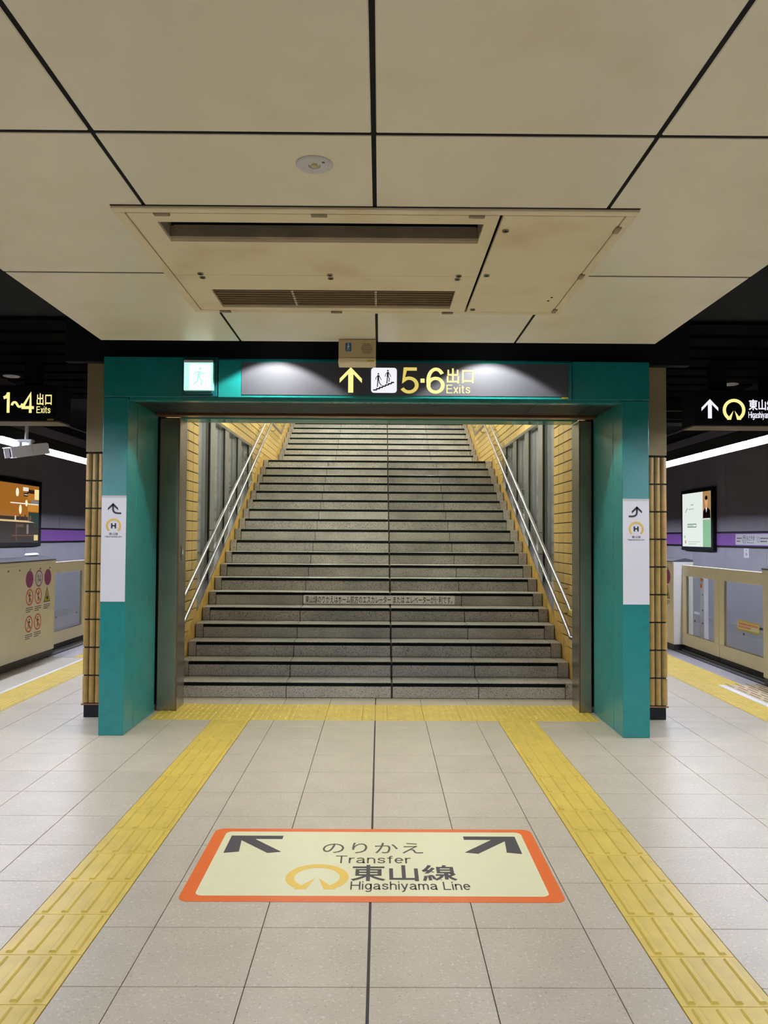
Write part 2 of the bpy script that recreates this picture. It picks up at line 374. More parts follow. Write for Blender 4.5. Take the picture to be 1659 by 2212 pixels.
# --- tactile paving
def bar_mesh():
    mb = MB(); w, l, h = 0.0135, 0.135, 0.006
    pr = [(-w, 0), (-w * .6, h), (w * .6, h), (w, 0)]
    vs = [(x, -l + (0.005 if z else 0), z) for x, z in pr] + [(x, l - (0.005 if z else 0), z) for x, z in pr]
    return mb.add(vs, [(0, 1, 2, 3), (7, 6, 5, 4), (0, 4, 5, 1), (1, 5, 6, 2), (2, 6, 7, 3)])
def dome_tile(w, d, nx, ny):
    mb = MB().cbox(-w / 2, w / 2, -d / 2, d / 2, -0.012, 0.001, 0.001)
    for i in range(nx):
        for j in range(ny):
            x, y = (i + .5) / nx * w - w / 2, (j + .5) / ny * d - d / 2
            vs = []; k = 8
            for r, z in ((0.0115, 0.001), (0.009, 0.0045), (0.005, 0.006)): vs += [(x + r * math.cos(2 * math.pi * q / k), y + r * math.sin(2 * math.pi * q / k), z) for q in range(k)]
            mb.add(vs, [(a * k + q, a * k + (q + 1) % k, (a + 1) * k + (q + 1) % k, (a + 1) * k + q) for a in (0, 1) for q in range(k)] + [tuple(2 * k + q for q in range(k))])
    return mb
BAR = meshof(bar_mesh(), 'raised_bar', M_TACT)
GT = meshof(MB().cbox(-0.1505, 0.1505, -0.149, 0.149, -0.012, 0.001, 0.0012), 'guide_tile', M_TACT)
for (x0, x1), lab in zip(STR, ('yellow tactile guide path of raised bars, beside the left end of the orange floor sticker', 'yellow tactile guide path of raised bars, beside the right end of the orange floor sticker')):
    t = thing('tactile_guide_path', lab, 'tactile paving', ((x0 + x1) / 2, 3.458, 0), 'tactile guide paths to the stairs')
    for k in range(-6, 10):
        yc = 3.458 + 0.3 * k + 0.15 + 0.003
        tl = inst(GT, 'guide_tile', t, ((x0 + x1) / 2, yc, 0))
        for q in range(4): inst(BAR, 'raised_bar', tl, (x0 + 0.038 + 0.0765 * q, yc, 0.001))
t = thing('tactile_warning_strip', 'yellow dotted tactile strip across the foot of the granite stairs', 'tactile paving', (0, 6.77, 0))
wj = [WX0, -1.64, -1.344, -1.04, -.735, -.435, -.135, -.03, .07, .37, .67, .97, 1.27, 1.57, WX1]
dc = {}
for a, b in zip(wj, wj[1:]):
    for k in (0, 1):
        w = round(b - a - 0.002, 4); nx = max(2, round(w / 0.05))
        if w not in dc: dc[w] = meshof(dome_tile(w, 0.298, nx, 6), 'warning_tile', M_TACT)
        inst(dc[w], 'warning_tile', t, ((a + b) / 2, 6.47 + 0.15 + 0.3 * k, 0))
for x0, x1, ex, lab in ((-3.52, -3.17, (9.72, -3.71, -3.522), 'yellow dotted tactile strip along the platform edge beneath the exits 1 to 4 sign'),
                        (3.15, 3.43, (8.115, 3.432, 3.688), 'yellow dotted tactile strip along the platform edge beside the beige ribbed pad')):
    t = thing('platform_edge_strip', lab, 'tactile paving', ((x0 + x1) / 2, 8, 0), 'tactile strips along the platform edges')
    mm = meshof(dome_tile(round(x1 - x0 - .004, 3), 0.298, 7 if x0 < 0 else 6, 6), 'warning_tile', M_TACT)
    for k in range(26): inst(mm, 'warning_tile', t, ((x0 + x1) / 2, 4.2 + 0.15 + 0.3 * k, 0))
    w = round(ex[2] - ex[1] - .003, 3); mm = meshof(dome_tile(w, 0.298, 5 if w > .2 else 4, 6), 'warning_tile', M_TACT)
    for k in range(10): inst(mm, 'warning_tile', t, ((ex[1] + ex[2]) / 2, ex[0] + 0.15 + 0.3 * k, 0))

# --- ceiling island with panels
ZC = 2.77
ceil = MB().box(-1.80, 1.765, -7, 5.19, 2.90, 3.17).build('ceiling', M_BLACK, kind='structure', label='lowered beige enamel panel ceiling with black joints')
cx = [-1.85, -0.93, -0.028, 0.886, 1.815]
cyf = lambda x: 5.215 + (x + 1.85) / 3.665 * 0.035
cys = [-6.94, -5.575, -4.21, -2.945, -1.58, -0.215, 1.15, 2.515, 3.88, 5.232]
AX0, AX1, AY0, AY1 = -1.055, 1.005, 3.085, 4.51
for a, b in zip(cx, cx[1:]):
    for c, d in zip(cys, cys[1:]):
        l = 0.0 if a == cx[0] else 0.008; r = 0.0 if b == cx[-1] else 0.008; q = 0.0 if d == cys[-1] else 0.0095
        x0, x1, y0, y1 = a + l, b - r, c + 0.0095, d - q
        mb = MB()
        if x1 <= AX0 or x0 >= AX1 or y1 <= AY0 or y0 >= AY1: mb.cbox(x0, x1, y0, y1, ZC, ZC + 0.03, 0.003)
        else:
            xs = sorted({x0, x1, *[v for v in (AX0, AX1) if x0 < v < x1]}); ys = sorted({y0, y1, *[v for v in (AY0, AY1) if y0 < v < y1]})
            for p0, p1 in zip(xs, xs[1:]):
                for s0, s1 in zip(ys, ys[1:]):
                    if not (AX0 <= (p0 + p1) / 2 <= AX1 and AY0 <= (s0 + s1) / 2 <= AY1): mb.box(p0, p1, s0, s1, ZC, ZC + 0.03)
        mb.build('ceiling_panel', M_CEIL, ceil)
for x in cx[1:-1]:
    for y0, y1 in ((-6.9, AY0), (AY1, 5.225)) if x != 99 else (): MB().box(x - .0085, x + .0085, y0, y1, ZC + .003, ZC + .03).build('joint_strip', M_BLACK, ceil)
for y in cys[1:-1]:
    for x0, x1 in (((-1.85, AX0), (AX1, 1.815)) if AY0 < y < AY1 else ((-1.85, 1.815),)): MB().box(x0 + .01, x1 - .01, y - .010, y + .010, ZC + .0035, ZC + .03).build('joint_strip', M_BLACK, ceil)
for x0, x1 in ((-1.855, -1.80), (1.765, 1.82)): MB().box(x0, x1, -7, 5.24, ZC + 0.031, ZC + 0.06).build('edge_trim', M_BRASS, ceil)
MB().box(-1.855, 1.82, 5.20, 5.245, ZC + 0.031, ZC + 0.05).build('edge_trim', M_BRASS, ceil)
# --- dark ceiling above everything
dk = MB().box(-7.6, -2.42, -8, 24, 3.9, 4.0).box(2.36, 7.45, -8, 24, 3.9, 4.0).box(-2.42, 2.36, -8, 7.06, 3.9, 4.0).box(-2.42, 2.36, 18.8, 24, 3.9, 4.0).box(-4.2, 4.15, -8, 6.0, 3.22, 3.26).box(-4.2, -2.40, 6.0, 24, 3.22, 3.26).box(2.36, 4.15, 6.0, 24, 3.22, 3.26).build('ceiling', M_BLACK, kind='structure', label='black void ceiling above the platform and tracks')
for sx, x0 in ((-1, -4.15), (1, 2.45)):
    for k in range(9): MB().box(x0, x0 + 1.7, 6.3 + k * 0.42, 6.3 + k * 0.42 + 0.30, 3.19, 3.22).build('ceiling_slat', M_DKCEIL, dk)
MB().box(-2.40, 2.36, 6.02, 6.10, 2.80, 3.26).build('wall_bulkhead', M_BLACK, kind='structure', label='black bulkhead above the teal header')
# --- track walls, track beds, end walls
def track_wall(sx, X, name, lab):
    far = X + sx * 0.2; a, b = sorted((X, far))
    w = MB().box(a, b, -8, 24, -1.3, 4.0).build(name, M_TRACKW, kind='structure', label=lab)
    f = X - sx * 0.004; y = 8.0
    for k in range(9):
        a, b = sorted((f, X)); y0 = 8 + k * 1.8
        MB().box(a, b, y0 + .004, y0 + 1.796, 1.68, 3.9).build('wall_panel', M_TRACKW, w)
        MB().box(a, b, y0 + .004, y0 + 1.796, 0.0, 1.27).build('wall_panel', M_TRACKW, w)
    a, b = sorted((X - sx * 0.012, X))
    MB().box(a, b, -8, 24, 1.345, 1.60).build('colour_band', M_PURP, w)
    MB().box(a, b, -8, 24, 1.60, 1.64).build('band_border', M_BLK, w); MB().box(a, b, -8, 24, 1.30, 1.345).build('band_border', M_BLK, w)
    a, b = sorted((X - sx * 0.10, X)); MB().box(a, b, -8, 24, -1.3, -0.27).build('lower_ledge', M_TRACKL, w)
    for k in range(16):
        yy = 11 + k * 0.62
        MB().tube([(X - sx * 0.10, yy, -0.42 - (k % 2) * 0.35), (X - sx * 0.112, yy, -0.42 - (k % 2) * 0.35)], 0.022, 8).build('bolt', M_GATED, w)
    return w
wl = track_wall(-1, -7.55, 'wall_left', 'grey wall beyond the track behind the framed café picture')
wr = track_wall(1, 7.4, 'wall_right', 'grey wall beyond the track behind the white advertisement')
for a, b in ((-7.6, -4.35), (4.25, 7.45)): MB().box(a, b, -8, 24, -1.4, -1.2).build('floor', M_TRACKBED, kind='structure', label='dark track bed below the ' + ('beige gate with purple discs' if a < 0 else 'glazed platform doors'))
MB().box(-7.8, 7.6, 24, 24.2, -1.4, 4).build('wall_far', M_BLACK, kind='structure', label='dark far end of the tunnel')
MB().box(-7.8, 7.6, -8.2, -8, -1.4, 4).build('wall_near', M_CONC, kind='structure', label='end wall of the platform opposite the stairs')

# ------------------------------------------------------------------ stair flight
RI, TR, Y1 = 0.1436, 0.311, 7.36
SX0, SX1 = -1.905, 1.82
YB = Y1 + 18 * TR            # nose of the landing
Y20 = 14.52
def nose(n): return (Y1 + (n - 1) * TR, n * RI) if n <= 19 else (Y20 + (n - 20) * TR, n * RI)
st = thing('staircase', 'wide grey granite staircase with black step nosings and yellow tiled sides', 'stairs', (0, Y1, 0))
core = MB()
N = 29
for n in range(1, N + 1):
    y, z = nose(n); ye = nose(n + 1)[0] if n < N else y + 0.9
    core.box(SX0 + .002, SX1 - .002, y + 0.012, ye + 0.02, max(0, z - RI - 0.02) - 0.0, z - 0.012)
core.build('stair_core', M_DARKJ, st)
JN = [SX0, -1.825, -0.853, 0.118, 0.917, 1.715, SX1]
gc = {}
for n in range(1, N + 1):
    y, z = nose(n); ye = nose(n + 1)[0] if n < N else y + 0.9
    sh = 0.022 if n > 19 else 0.0
    for i in range(6):
        a, b = JN[i] + (sh if i in (2, 3, 4) else 0), JN[i + 1] + (sh if i + 1 in (2, 3, 4) else 0)
        l = 0.0085 if i == 3 else 0.0026; r = 0.0085 if i == 2 else 0.0026
        w, d = round(b - a - l - r, 4), round(ye - y + 0.01, 4)
        worn = 9 <= n <= 19 and i in (3, 4); key = (w, d, i in (0, 5), worn)
        if key not in gc: gc[key] = meshof(MB().cbox(-w / 2, w / 2, 0, d, -RI + 0.001, 0, 0.004), 'granite_block', M_GRANE if i in (0, 5) else M_GRAND if worn else M_GRAN)
        inst(gc[key], 'granite_block', st, ((a + l + b - r) / 2, y, z))
    for a, b in ((-1.822, 0.1095), (0.1265, 1.712)):
        w = round(b - a, 4)
        if ('n', w) not in gc: gc['n', w] = meshof(MB().cbox(-w / 2, w / 2, -0.003, 0.004, -0.036, -0.005, 0.0012), 'nosing_strip', M_NOSE)
        inst(gc['n', w], 'nosing_strip', st, ((a + b) / 2 + (sh if n > 19 else 0), y, z))
# worn notice on the sixth riser
y6, z6 = nose(6)
nt_ = thing('step_notice', 'worn white notice strip with black Japanese lettering on the sixth riser', 'sticker', (0, y6 - 0.0005, z6 - 0.09))
pl = facing_cam(0, y6 - 0.001, 0)
mb = MB(); pl.rrect(mb, -0.845, 0.845, z6 - 0.128, z6 - 0.034, 0.012, 0.003, 0.002)
mb.v = [(x - 0.005, yy, zz) for x, yy, zz in mb.v]; mb.build('notice_backing', M_STKW, nt_)
mb = MB(); text(mb, pl, '東山線のりかえはホーム前方のエスカレーター または エレベーターが便利です。', -0.828, 0.812, z6 - 0.124, z6 - 0.040, 0.012, 0.0055)
mb.build('notice_lettering', M_INK, nt_)

# --- stair walls: tiles, recess of stainless panels
def zl(y):
    if y < YB: return RI * (1 + (y - Y1) / TR) + 0.10
    if y < Y20: return 19 * RI + 0.10
    return RI * (20 + (y - Y20) / TR) + 0.10
OY0, OY1, OZ = 8.36, 11.86, 2.83
def clip_above(y0, y1, z0, z1):
    """rectangle minus what lies under the skirting line"""
    pts = []
    a, b = zl(y0 + 1e-4), zl(y1 - 1e-4)
    if min(a, b) >= z1: return None
    if max(a, b) <= z0: return [(y0, z0), (y1, z0), (y1, z1), (y0, z1)]
    def at(z): return y0 + (z - a) / (b - a) * (y1 - y0)
    if a < z0: pts.append((y0, z0)); pts.append((at(z0), z0))
    else: pts.append((y0, a))
    if b >= z1: pts += [(at(z1), z1), (y0, z1)]
    else: pts += [(y1, b), (y1, z1), (y0, z1)]
    return pts
def stair_wall(sx, X, name, lab):
    out = X + sx * 0.25
    a, b = sorted((X, out)); w = MB()
    w.box(a, b, 7.06, OY0, 0, 6.6).box(a, b, OY1, 18.6, 0, 6.6).box(a, b, OY0, OY1, OZ, 6.6)
    a2, b2 = sorted((X + sx * 0.20, out)); w.box(a2, b2, OY0, OY1, 0, OZ)
    w.prism([(X, OY0, 0), (X, OY1, 0), (X, OY1, zl(OY1)), (X, OY0, zl(OY0))], (sx * 0.25, 0, 0))
    w = w.build(name, M_TG, kind='structure', label=lab)
    T = 0.010; g = 0.0045; stuff = MB(); tcache = {}
    y = 7.04; cnt = 0; rows = []
    cols = [7.06 + 0.2125 * k for k in range(0, 52)]
    for c0, c1 in zip(cols, cols[1:]):
        if c0 < OY0 < c1: c1 = OY0
        for k in range(2, 60):
            z0, z1 = 0.1 * k + 0.03, 0.1 * k + 0.13
            if z1 > 1.48 + 0.147 * c1 + 0.28: break
            y0, y1 = c0, c1
            if OY0 - 1e-6 <= y0 and y0 < OY1 and z0 < OZ - 0.01:
                if z1 > OZ: z0 = OZ
                elif y1 > OY1 + 0.02: y0 = OY1
                else: continue
            if z1 - z0 < 0.02 or y1 - y0 < 0.02: continue
            q = clip_above(y0 + .0025, y1 - .0025, z0 + g, z1 - g)
            if not q: continue
            rows.append(((y0 + y1) / 2, q, (y0, y1, z0, z1)))
    rows.sort(key=lambda r: r[0])
    for i, (yc, q, (y0, y1, z0, z1)) in enumerate(rows):
        if i >= 296: stuff.prism([(X, a, b) for a, b in q], (-sx * T, 0, 0)); continue
        if len(q) == 4 and abs(q[0][1] - q[1][1]) < 1e-6 and abs(q[2][1] - q[3][1]) < 1e-6:
            key = (round(q[1][0] - q[0][0], 4), round(q[2][1] - q[1][1], 4))
            if key not in tcache:
                hx, hz = key[0] / 2, key[1] / 2; xa, xb = sorted((0, -sx * T)); tcache[key] = meshof(MB().cbox(xa, xb, -hx, hx, -hz, hz, 0.003), 'wall_tile', M_YT)
            inst(tcache[key], 'wall_tile', w, (X, (q[0][0] + q[1][0]) / 2, (q[1][1] + q[2][1]) / 2))
        else: MB().prism([(X, a, b) for a, b in q], (-sx * T, 0, 0)).build('wall_tile', M_YT, w)
    if stuff.v: stuff.build('far_wall_tiles', M_YT, w, kind='stuff')
    # skirting tiles, set upright under the raking line
    k = 0; y = 7.06
    def low(yy):
        return zl(yy) - 0.10 - RI - 0.03 if yy > Y1 else 0.0
    while y < 17.6:
        y0, y1 = y + 0.0025, y + 0.1055
        pts = [(X, y0, max(0.001, low(y0))), (X, y1, max(0.001, low(y1))), (X, y1, max(.004, zl(y1) - 0.004)), (X, y0, max(.004, zl(y0) - 0.004))]
        MB().prism(pts, (-sx * 0.010, 0, 0)).build('skirting_tile', M_YTS, w); y += 0.108
    # stainless recess (a thing of its own)
    t = thing('stainless_panel_recess', 'brushed steel panels and posts behind the handrails ' + ('on the exits 1 to 4 side' if sx < 0 else 'on the white advertisement side'), 'wall panel', (X, OY0, 0.7), 'stainless panels beside the stairs')
    P = [8.97, 9.83, 10.72, 11.6]; PW = [0.25, 0.235, 0.225, 0.22]
    bays = [OY0] + [p + q for p, q in zip(P, PW)]
    zb = lambda yy: RI * (1 + (yy - Y1) / TR) + 0.05
    for i in range(4):
        ya, yb = bays[i], P[i]
        xa = X + sx * 0.05
        MB().prism([(xa, ya, zb(ya)), (xa, yb, zb(yb)), (xa, yb, OZ), (xa, ya, OZ)], (sx * 0.02, 0, 0)).build('steel_panel', M_SSM, t)
    for i in range(4):
        ya, yb = P[i], min(P[i] + PW[i], OY1)
        xa = X - sx * 0.004
        MB().prism([(xa, ya, zb(ya)), (xa, yb, zb(yb)), (xa, yb, OZ), (xa, ya, OZ)], (sx * 0.09, 0, 0)).build('steel_post', M_POST, t)
        xa = X + sx * 0.004
        MB().prism([(xa, ya - 0.008, zb(ya - .03)), (xa, ya - 0.001, zb(ya)), (xa, ya - 0.001, OZ), (xa, ya - 0.008, OZ)], (sx * 0.018, 0, 0)).build('dark_channel', M_BLK, t)
    a, b = sorted((X - sx * 0.014, X + sx * 0.09)); MB().cbox(a, b, OY0, OY1 + 0.02, OZ - 0.035, OZ + 0.004, 0.003).build('lintel_trim', M_SS, t)
    MB().prism([(X - sx * .014, OY0, zl(OY0) - 0.01), (X - sx * .014, OY1, zl(OY1) - 0.01), (X - sx * .014, OY1, zl(OY1) + 0.006), (X - sx * .014, OY0, zl(OY0) + 0.006)], (sx * 0.09, 0, 0)).build('raking_sill', M_CHROME, t)
    return w
stair_wall(-1, -1.92, 'wall_stair_left', 'yellow tiled stair wall')
stair_wall(1, 1.835, 'wall_stair_right', 'yellow tiled stair wall, opposite side')
for a, b, nm in ((-2.42, -2.17, 'left'), (2.085, 2.36, 'right')): MB().box(a, b, 6.60, 18.6, 0, 3.22).build('wall_enclosure_' + nm, M_CONC, kind='structure', label='painted enclosure wall of the stairs facing the ' + ('café picture' if a < 0 else 'white advertisement'))
MB().prism([(-2.17, 7.10, 2.75), (-2.17, 18.6, 6.45), (-2.17, 18.6, 6.65), (-2.17, 7.10, 2.95)], (4.26, 0, 0)).build('ceiling', M_CEIL, kind='structure', label='sloping ceiling over the stairs')
MB().box(-2.17, 2.09, 18.6, 18.8, 3.5, 6.6).build('wall_stair_top', M_YT, kind='structure', label='tiled wall at the head of the stairs')

# --- stairwell lamps (on the sloping ceiling)
for k, (x, y) in enumerate([(-0.95, 9.2), (0.87, 9.2), (-0.95, 12.6), (0.87, 12.6), (-0.95, 14.8), (0.87, 14.8), (-0.95, 17.0), (0.87, 17.0)]):
    z = 2.75 + (y - 7.10) * 0.3217 - 0.26
    lamp = thing('stair_ceiling_lamp', 'tube lamp on the sloping ceiling over the ' + ('lowest steps', 'middle steps', 'landing', 'highest steps')[k // 2] + (', exits 1 to 4 side' if x < 0 else ', advertisement side'), 'lamp', (x, y, z), 'tube lamps over the stairs')
    d = 0.6
    MB().prism([(x - .07, y - d, z - d * .3217 - .03), (x - .07, y + d, z + d * .3217 - .03), (x - .07, y + d, z + d * .3217 + .03), (x - .07, y - d, z - d * .3217 + .03)], (0.14, 0, 0)).build('lamp_tray', M_WHITED, lamp)
    for q in (-.4, .4): MB().tube([(x, y + q, z + q * .3217 + .02), (x, y + q, z + q * .3217 + .265)], 0.01, 8).build('hanger', M_WHITED, lamp)
    MB().tube([(x, y - d + .03, z - d * .3217 - .045), (x, y + d - .03, z + d * .3217 - .045)], 0.02, 8).build('lamp_tube', G_STAIRS[k // 2], lamp)

# --- handrails
def rail(sx, X, h, lab, lower):
    t = thing('handrail', lab, 'handrail', (X, 7.3, h), 'steel handrails beside the stairs')
    zz = lambda y: RI * (1 + (y - Y1) / TR) + h
    zland = 19 * RI + (0.65 if lower else 0.90)
    yl = Y1 + ((zland - h) / RI - 1) * TR
    y2 = Y20 + ((zland - h + 0.02) / RI - 20) * TR
    e = 7.33
    pts = [(X, 7.06, zz(e) - 0.035), (X, e - 0.05, zz(e) - 0.035), (X, e + 0.03, zz(e) + 0.015), (X, yl, zland), (X, max(yl + .3, y2), zland), (X, 17.5, zland + (17.5 - max(yl + .3, y2)) * RI / TR)]
    MB().tube(pts, 0.0185, 12).build('rail_tube', M_CHROME, t, True)
    wx = X + sx * 0.095
    for y in (7.75, 8.95, 10.15, 11.35, 12.5, 13.9, 15.2):
        z = zz(y) if y < yl else (zland if y < y2 else zland + (y - y2) * RI / TR)
        MB().tube([(wx, y, z - 0.055), (X + sx * .03, y, z - 0.055), (X, y, z - 0.012)], 0.0085, 8).build('bracket', M_SS, t, True)
    if not lower:
        MB().tube([(X, 7.10, zz(e) - 0.035), (X, 7.26, zz(e) - 0.035)], 0.0205, 12).build('collar', mat('yellow_collar', (214, 190, 30), 0.4), t, True, label='yellow tactile collar')
for sx, X, sd in ((-1, -1.828, 'on the exits 1 to 4 side'), (1, 1.743, 'on the side of the white advertisement')):
    rail(sx, X, 0.72, 'upper polished steel handrail of the stairs ' + sd, False)
    rail(sx, X, 0.48, 'lower polished steel handrail of the stairs ' + sd, True)

# ------------------------------------------------------------------ teal portal
YF = 5.95
PX = ((-2.078, -1.892), (1.815, 2.015))
SIGN_Z = (0.988, 1.765)
for i, (a, b) in enumerate(PX):
    sx = -1 if i == 0 else 1
    t = thing('teal_pillar', 'teal enamel pillar carrying the white sign whose arrow bends ' + ('left' if i == 0 else 'right'), 'pillar', ((a + b) / 2, YF, 0), 'teal pillars of the stair portal')
    MB().cbox(a, b, YF, YF + 0.233, 0, 2.516, 0.004).build('front_casing', M_TEAL, t)
    MB().cbox(a, b, YF + 0.241, 6.76, 0, 2.516, 0.004).build('side_casing', M_TEAL, t)
    MB().box(a + .012, b - .012, YF + .01, 6.75, 0, 2.51).build('inner_frame', M_BLACK, t)
    # white direction panel
    s = thing('direction_panel', 'tall white direction panel with a black arrow bending ' + ('left' if i == 0 else 'right') + ' above the yellow H ring', 'sign', ((a + b) / 2, YF, SIGN_Z[0]), 'white panels on the teal pillars')
    pl = facing_cam(0, YF, 0); u0, u1 = a + 0.002, b - 0.002; c = (u0 + u1) / 2
    mb = MB(); pl.rect(mb, u0, u1, SIGN_Z[0], SIGN_Z[1], 0.0005, 0.006); mb.build('panel_plate', M_WHITE, s)
    mb = MB(); pl.rect(mb, u0, u1, SIGN_Z[1] - 0.001, SIGN_Z[1] + 0.012, 0.0005, 0.008); mb.build('top_trim', M_WHITED, s)
    mb = MB(); f = -1 if i == 0 else 1
    q = lambda x, z: (c + f * x, z)
    ap = (0.006, 1.722)
    P_ = [(ap[0], ap[1]), (ap[0] + .038, ap[1] - .037), (ap[0] + .038, ap[1] - .055), (ap[0], ap[1] - .020), (ap[0] - .038, ap[1] - .055), (ap[0] - .038, ap[1] - .037)]
    P_ = [q(*p) for p in P_]; pl.poly(mb, P_ if f < 0 else P_[::-1], 0.0067, 0.001)
    S_ = [(0.006, 1.712), (0.006, 1.672), (0.001, 1.658), (-0.012, 1.648), (-0.030, 1.645), (-0.056, 1.645)]
    pl.stroke(mb, [q(*p) for p in S_], 0.0135, 0.0067, 0.001); mb.build('bent_arrow', M_INK, s)
    mb = MB(); pl.ring(mb, c, 1.550, 0.042, 0.056, -46, 226, 0.0067, 0.001); mb.build('ring_mark', M_LOGO, s)
    mb = MB(); letters(mb, pl, 'H', c - 0.016, c + 0.016, 1.532, 1.571, .25, 0.0067)
    text(mb, pl, '東山線', c - 0.033, c + 0.033, 1.481, 1.501, 0.012, 0.007)
    letters(mb, pl, 'Higashiyama Line', c - 0.063, c + 0.063, 1.466, 1.477, .10, 0.0067); mb.build('lettering', M_INK, s)
hd = thing('teal_header', 'long teal enamel header beam spanning the stair portal', 'beam', (0, YF, 2.516))
MB().cbox(-2.078, -1.225, YF - 0.004, YF + 0.05, 2.519, 2.822, 0.003).build('header_casing', M_TEAL, hd)
MB().cbox(1.438, 2.02, YF - 0.004, YF + 0.05, 2.519, 2.808, 0.003).build('header_casing', M_TEAL, hd)
MB().cbox(-1.222, 1.434, YF + 0.01, YF + 0.05, 2.505, 2.815, 0.003).build('header_casing', M_TEAL, hd)
MB().box(-2.07, 2.01, YF + 0.05, 7.09, 2.54, 2.80).build('header_core', M_BLACK, hd)
MB().cbox(-1.885, 1.81, YF - 0.001, YF + 0.075, 2.492, 2.5185, 0.002).build('soffit_lip', M_TEAL, hd)
for k in range(8):
    MB().cbox(-1.885, 1.81, YF + 0.085 + k * 0.068, YF + 0.085 + k * 0.068 + 0.060, 2.500, 2.515, 0.004).build('soffit_slat', M_SLAT, hd)
for x in (-1.30, 1.18, -1.72, 1.62): MB().prism([(x, YF + .08, 2.496), (x + .012, YF + .08, 2.496), (x + .012, YF + .63, 2.496), (x, YF + .63, 2.496)], (0, 0, 0.006)).build('slat_joint', M_BLK, hd)
MB().cbox(-1.885, 1.81, 6.655, 6.76, 2.488, 2.515, 0.003).build('brass_rail', M_BRASS, hd)
MB().cbox(-1.72, 1.70, 6.83, 7.06, 2.486, 2.515, 0.003).build('rear_lip', mat('teal_gloss', (60, 150, 136), 0.12), hd)
MB().cbox(-1.215, 1.43, YF - 0.03, YF + 0.012, 2.515, 2.796, 0.003).build('sign_surround', M_TEAL, hd)

# --- lit exit sign in the header
s = thing('exit_direction_sign', 'long black header sign with lit yellow 5 6 exits lettering', 'sign', (0.18, YF - 0.03, 2.535))
pl = facing_cam(0, YF - 0.03, 0)
mb = MB(); pl.rect(mb, -1.040, 1.404, 2.536, 2.780, 0.0005, 0.004); mb.build('sign_face', M_SIGNBK, s)
mb = MB(); arrow(mb, pl, -0.308, -0.142, 2.556, 2.747, 0.0046, 0.002); mb.build('arrow', G_YEL, s)
pc = MB(); pl.rrect(pc, -0.073, 0.119, 2.556, 2.744, 0.022, 0.0046, 0.002); pc = pc.build('stairs_pictogram', G_WHT, s)
mb = MB()
for k in range(7):
    u, v = -0.058 + k * 0.0222, 2.572 + k * 0.0095
    pl.rect(mb, u, u + 0.0235, v, v + 0.0095, 0.0067, 0.0008)
    if k: pl.rect(mb, u, u + 0.008, v - 0.008, v + .001, 0.0067, 0.0008)
for hx, hz, d in ((-0.019, 2.698, 1), (0.052, 2.722, 1)):
    pl.disc(mb, hx, hz, 0.0062, None, 0.0067, 0.0008, 14)
    pl.stroke(mb, [(hx, hz - .009), (hx - .001, hz - .045)], 0.013, 0.0067, 0.0008)
    pl.stroke(mb, [(hx - .004, hz - .012), (hx - .018, hz - .03), (hx - .020, hz - .044)], 0.0045, 0.0067, 0.0008)
    pl.stroke(mb, [(hx + .004, hz - .012), (hx + .015, hz - .03), (hx + .022, hz - .046)], 0.0045, 0.0067, 0.0008)
    pl.stroke(mb, [(hx - .003, hz - .042), (hx - .005, hz - .072), (hx - .008, hz - .098)], 0.007, 0.0067, 0.0008)
    pl.stroke(mb, [(hx + .002, hz - .042), (hx + .012, hz - .060), (hx + .008, hz - .082)] if hx > 0 else [(hx + .002, hz - .042), (hx + .008, hz - .068), (hx + .024, hz - .088)], 0.006, 0.0067, 0.0008)
mb.build('climbing_figures', M_INK, pc)
mb = MB(); letters(mb, pl, '5', 0.146, 0.282, 2.552, 2.748, .125, 0.0050); mb.build('numeral', G_YEL2, s)
mb = MB(); pl.rect(mb, 0.296, 0.327, 2.634, 2.665, 0.005, 0.001); mb.build('dot', G_YEL, s)
mb = MB(); letters(mb, pl, '6', 0.340, 0.478, 2.552, 2.748, .125, 0.0050); mb.build('numeral', G_YEL, s)
mb = MB(); text(mb, pl, '出口', 0.492, 0.694, 2.630, 2.744, 0.018, 0.0055); letters(mb, pl, 'Exits', 0.490, 0.668, 2.556, 2.620, .115, 0.0052); mb.build('lettering', G_YEL, s)
mb = MB(); pl.rect(mb, 1.352, 1.402, 2.522, 2.532, 0.0005, 0.001); mb.build('maker_label', M_YLAB, s)

# --- emergency exit light box
e = thing('emergency_exit_light', 'small square glowing green and white exit light on the teal header', 'sign', (-1.35, YF - 0.03, 2.55))
MB().cbox(-1.482, -1.222, YF - 0.030, YF - 0.005, 2.519, 2.808, 0.004).build('backing_plate', M_TEALD, e)
MB().cbox(-1.462, -1.242, YF - 0.075, YF - 0.028, 2.552, 2.775, 0.008).build('lamp_housing', mat('exit_case', (120, 190, 180), 0.4), e)
MB().box(-1.462, -1.245, YF - 0.0765, YF - 0.070, 2.764, 2.783).build('top_cap', M_WHITED, e)
pl = facing_cam(0, YF - 0.075, 0)
ln = MB(); pl.rect(ln, -1.459, -1.245, 2.558, 2.764, 0.0005, 0.003); ln = ln.build('lit_lens', G_EXITG, e)
mb = MB(); pl.rect(mb, -1.418, -1.262, 2.562, 2.752, 0.004, 0.001); mb.build('white_doorway', G_EXIT, ln)
mb = MB(); cxx, cz = -1.345, 2.66
pl.disc(mb, cxx + .006, cz + .058, 0.011, None, 0.0055, 0.0006, 14)
for pts, w in (([(cxx, cz + .04), (cxx - .006, cz - .005)], .022), ([(cxx, cz + .038), (cxx - .03, cz + .03), (cxx - .045, cz + .012)], .009), ([(cxx + .003, cz + .038), (cxx + .028, cz + .02), (cxx + .04, cz + .03)], .009),
               ([(cxx - .006, cz), (cxx + .018, cz - .028), (cxx + .012, cz - .065)], .011), ([(cxx - .008, cz), (cxx - .016, cz - .036), (cxx - .045, cz - .06)], .011)): pl.stroke(mb, pts, w, 0.0055, 0.0006)
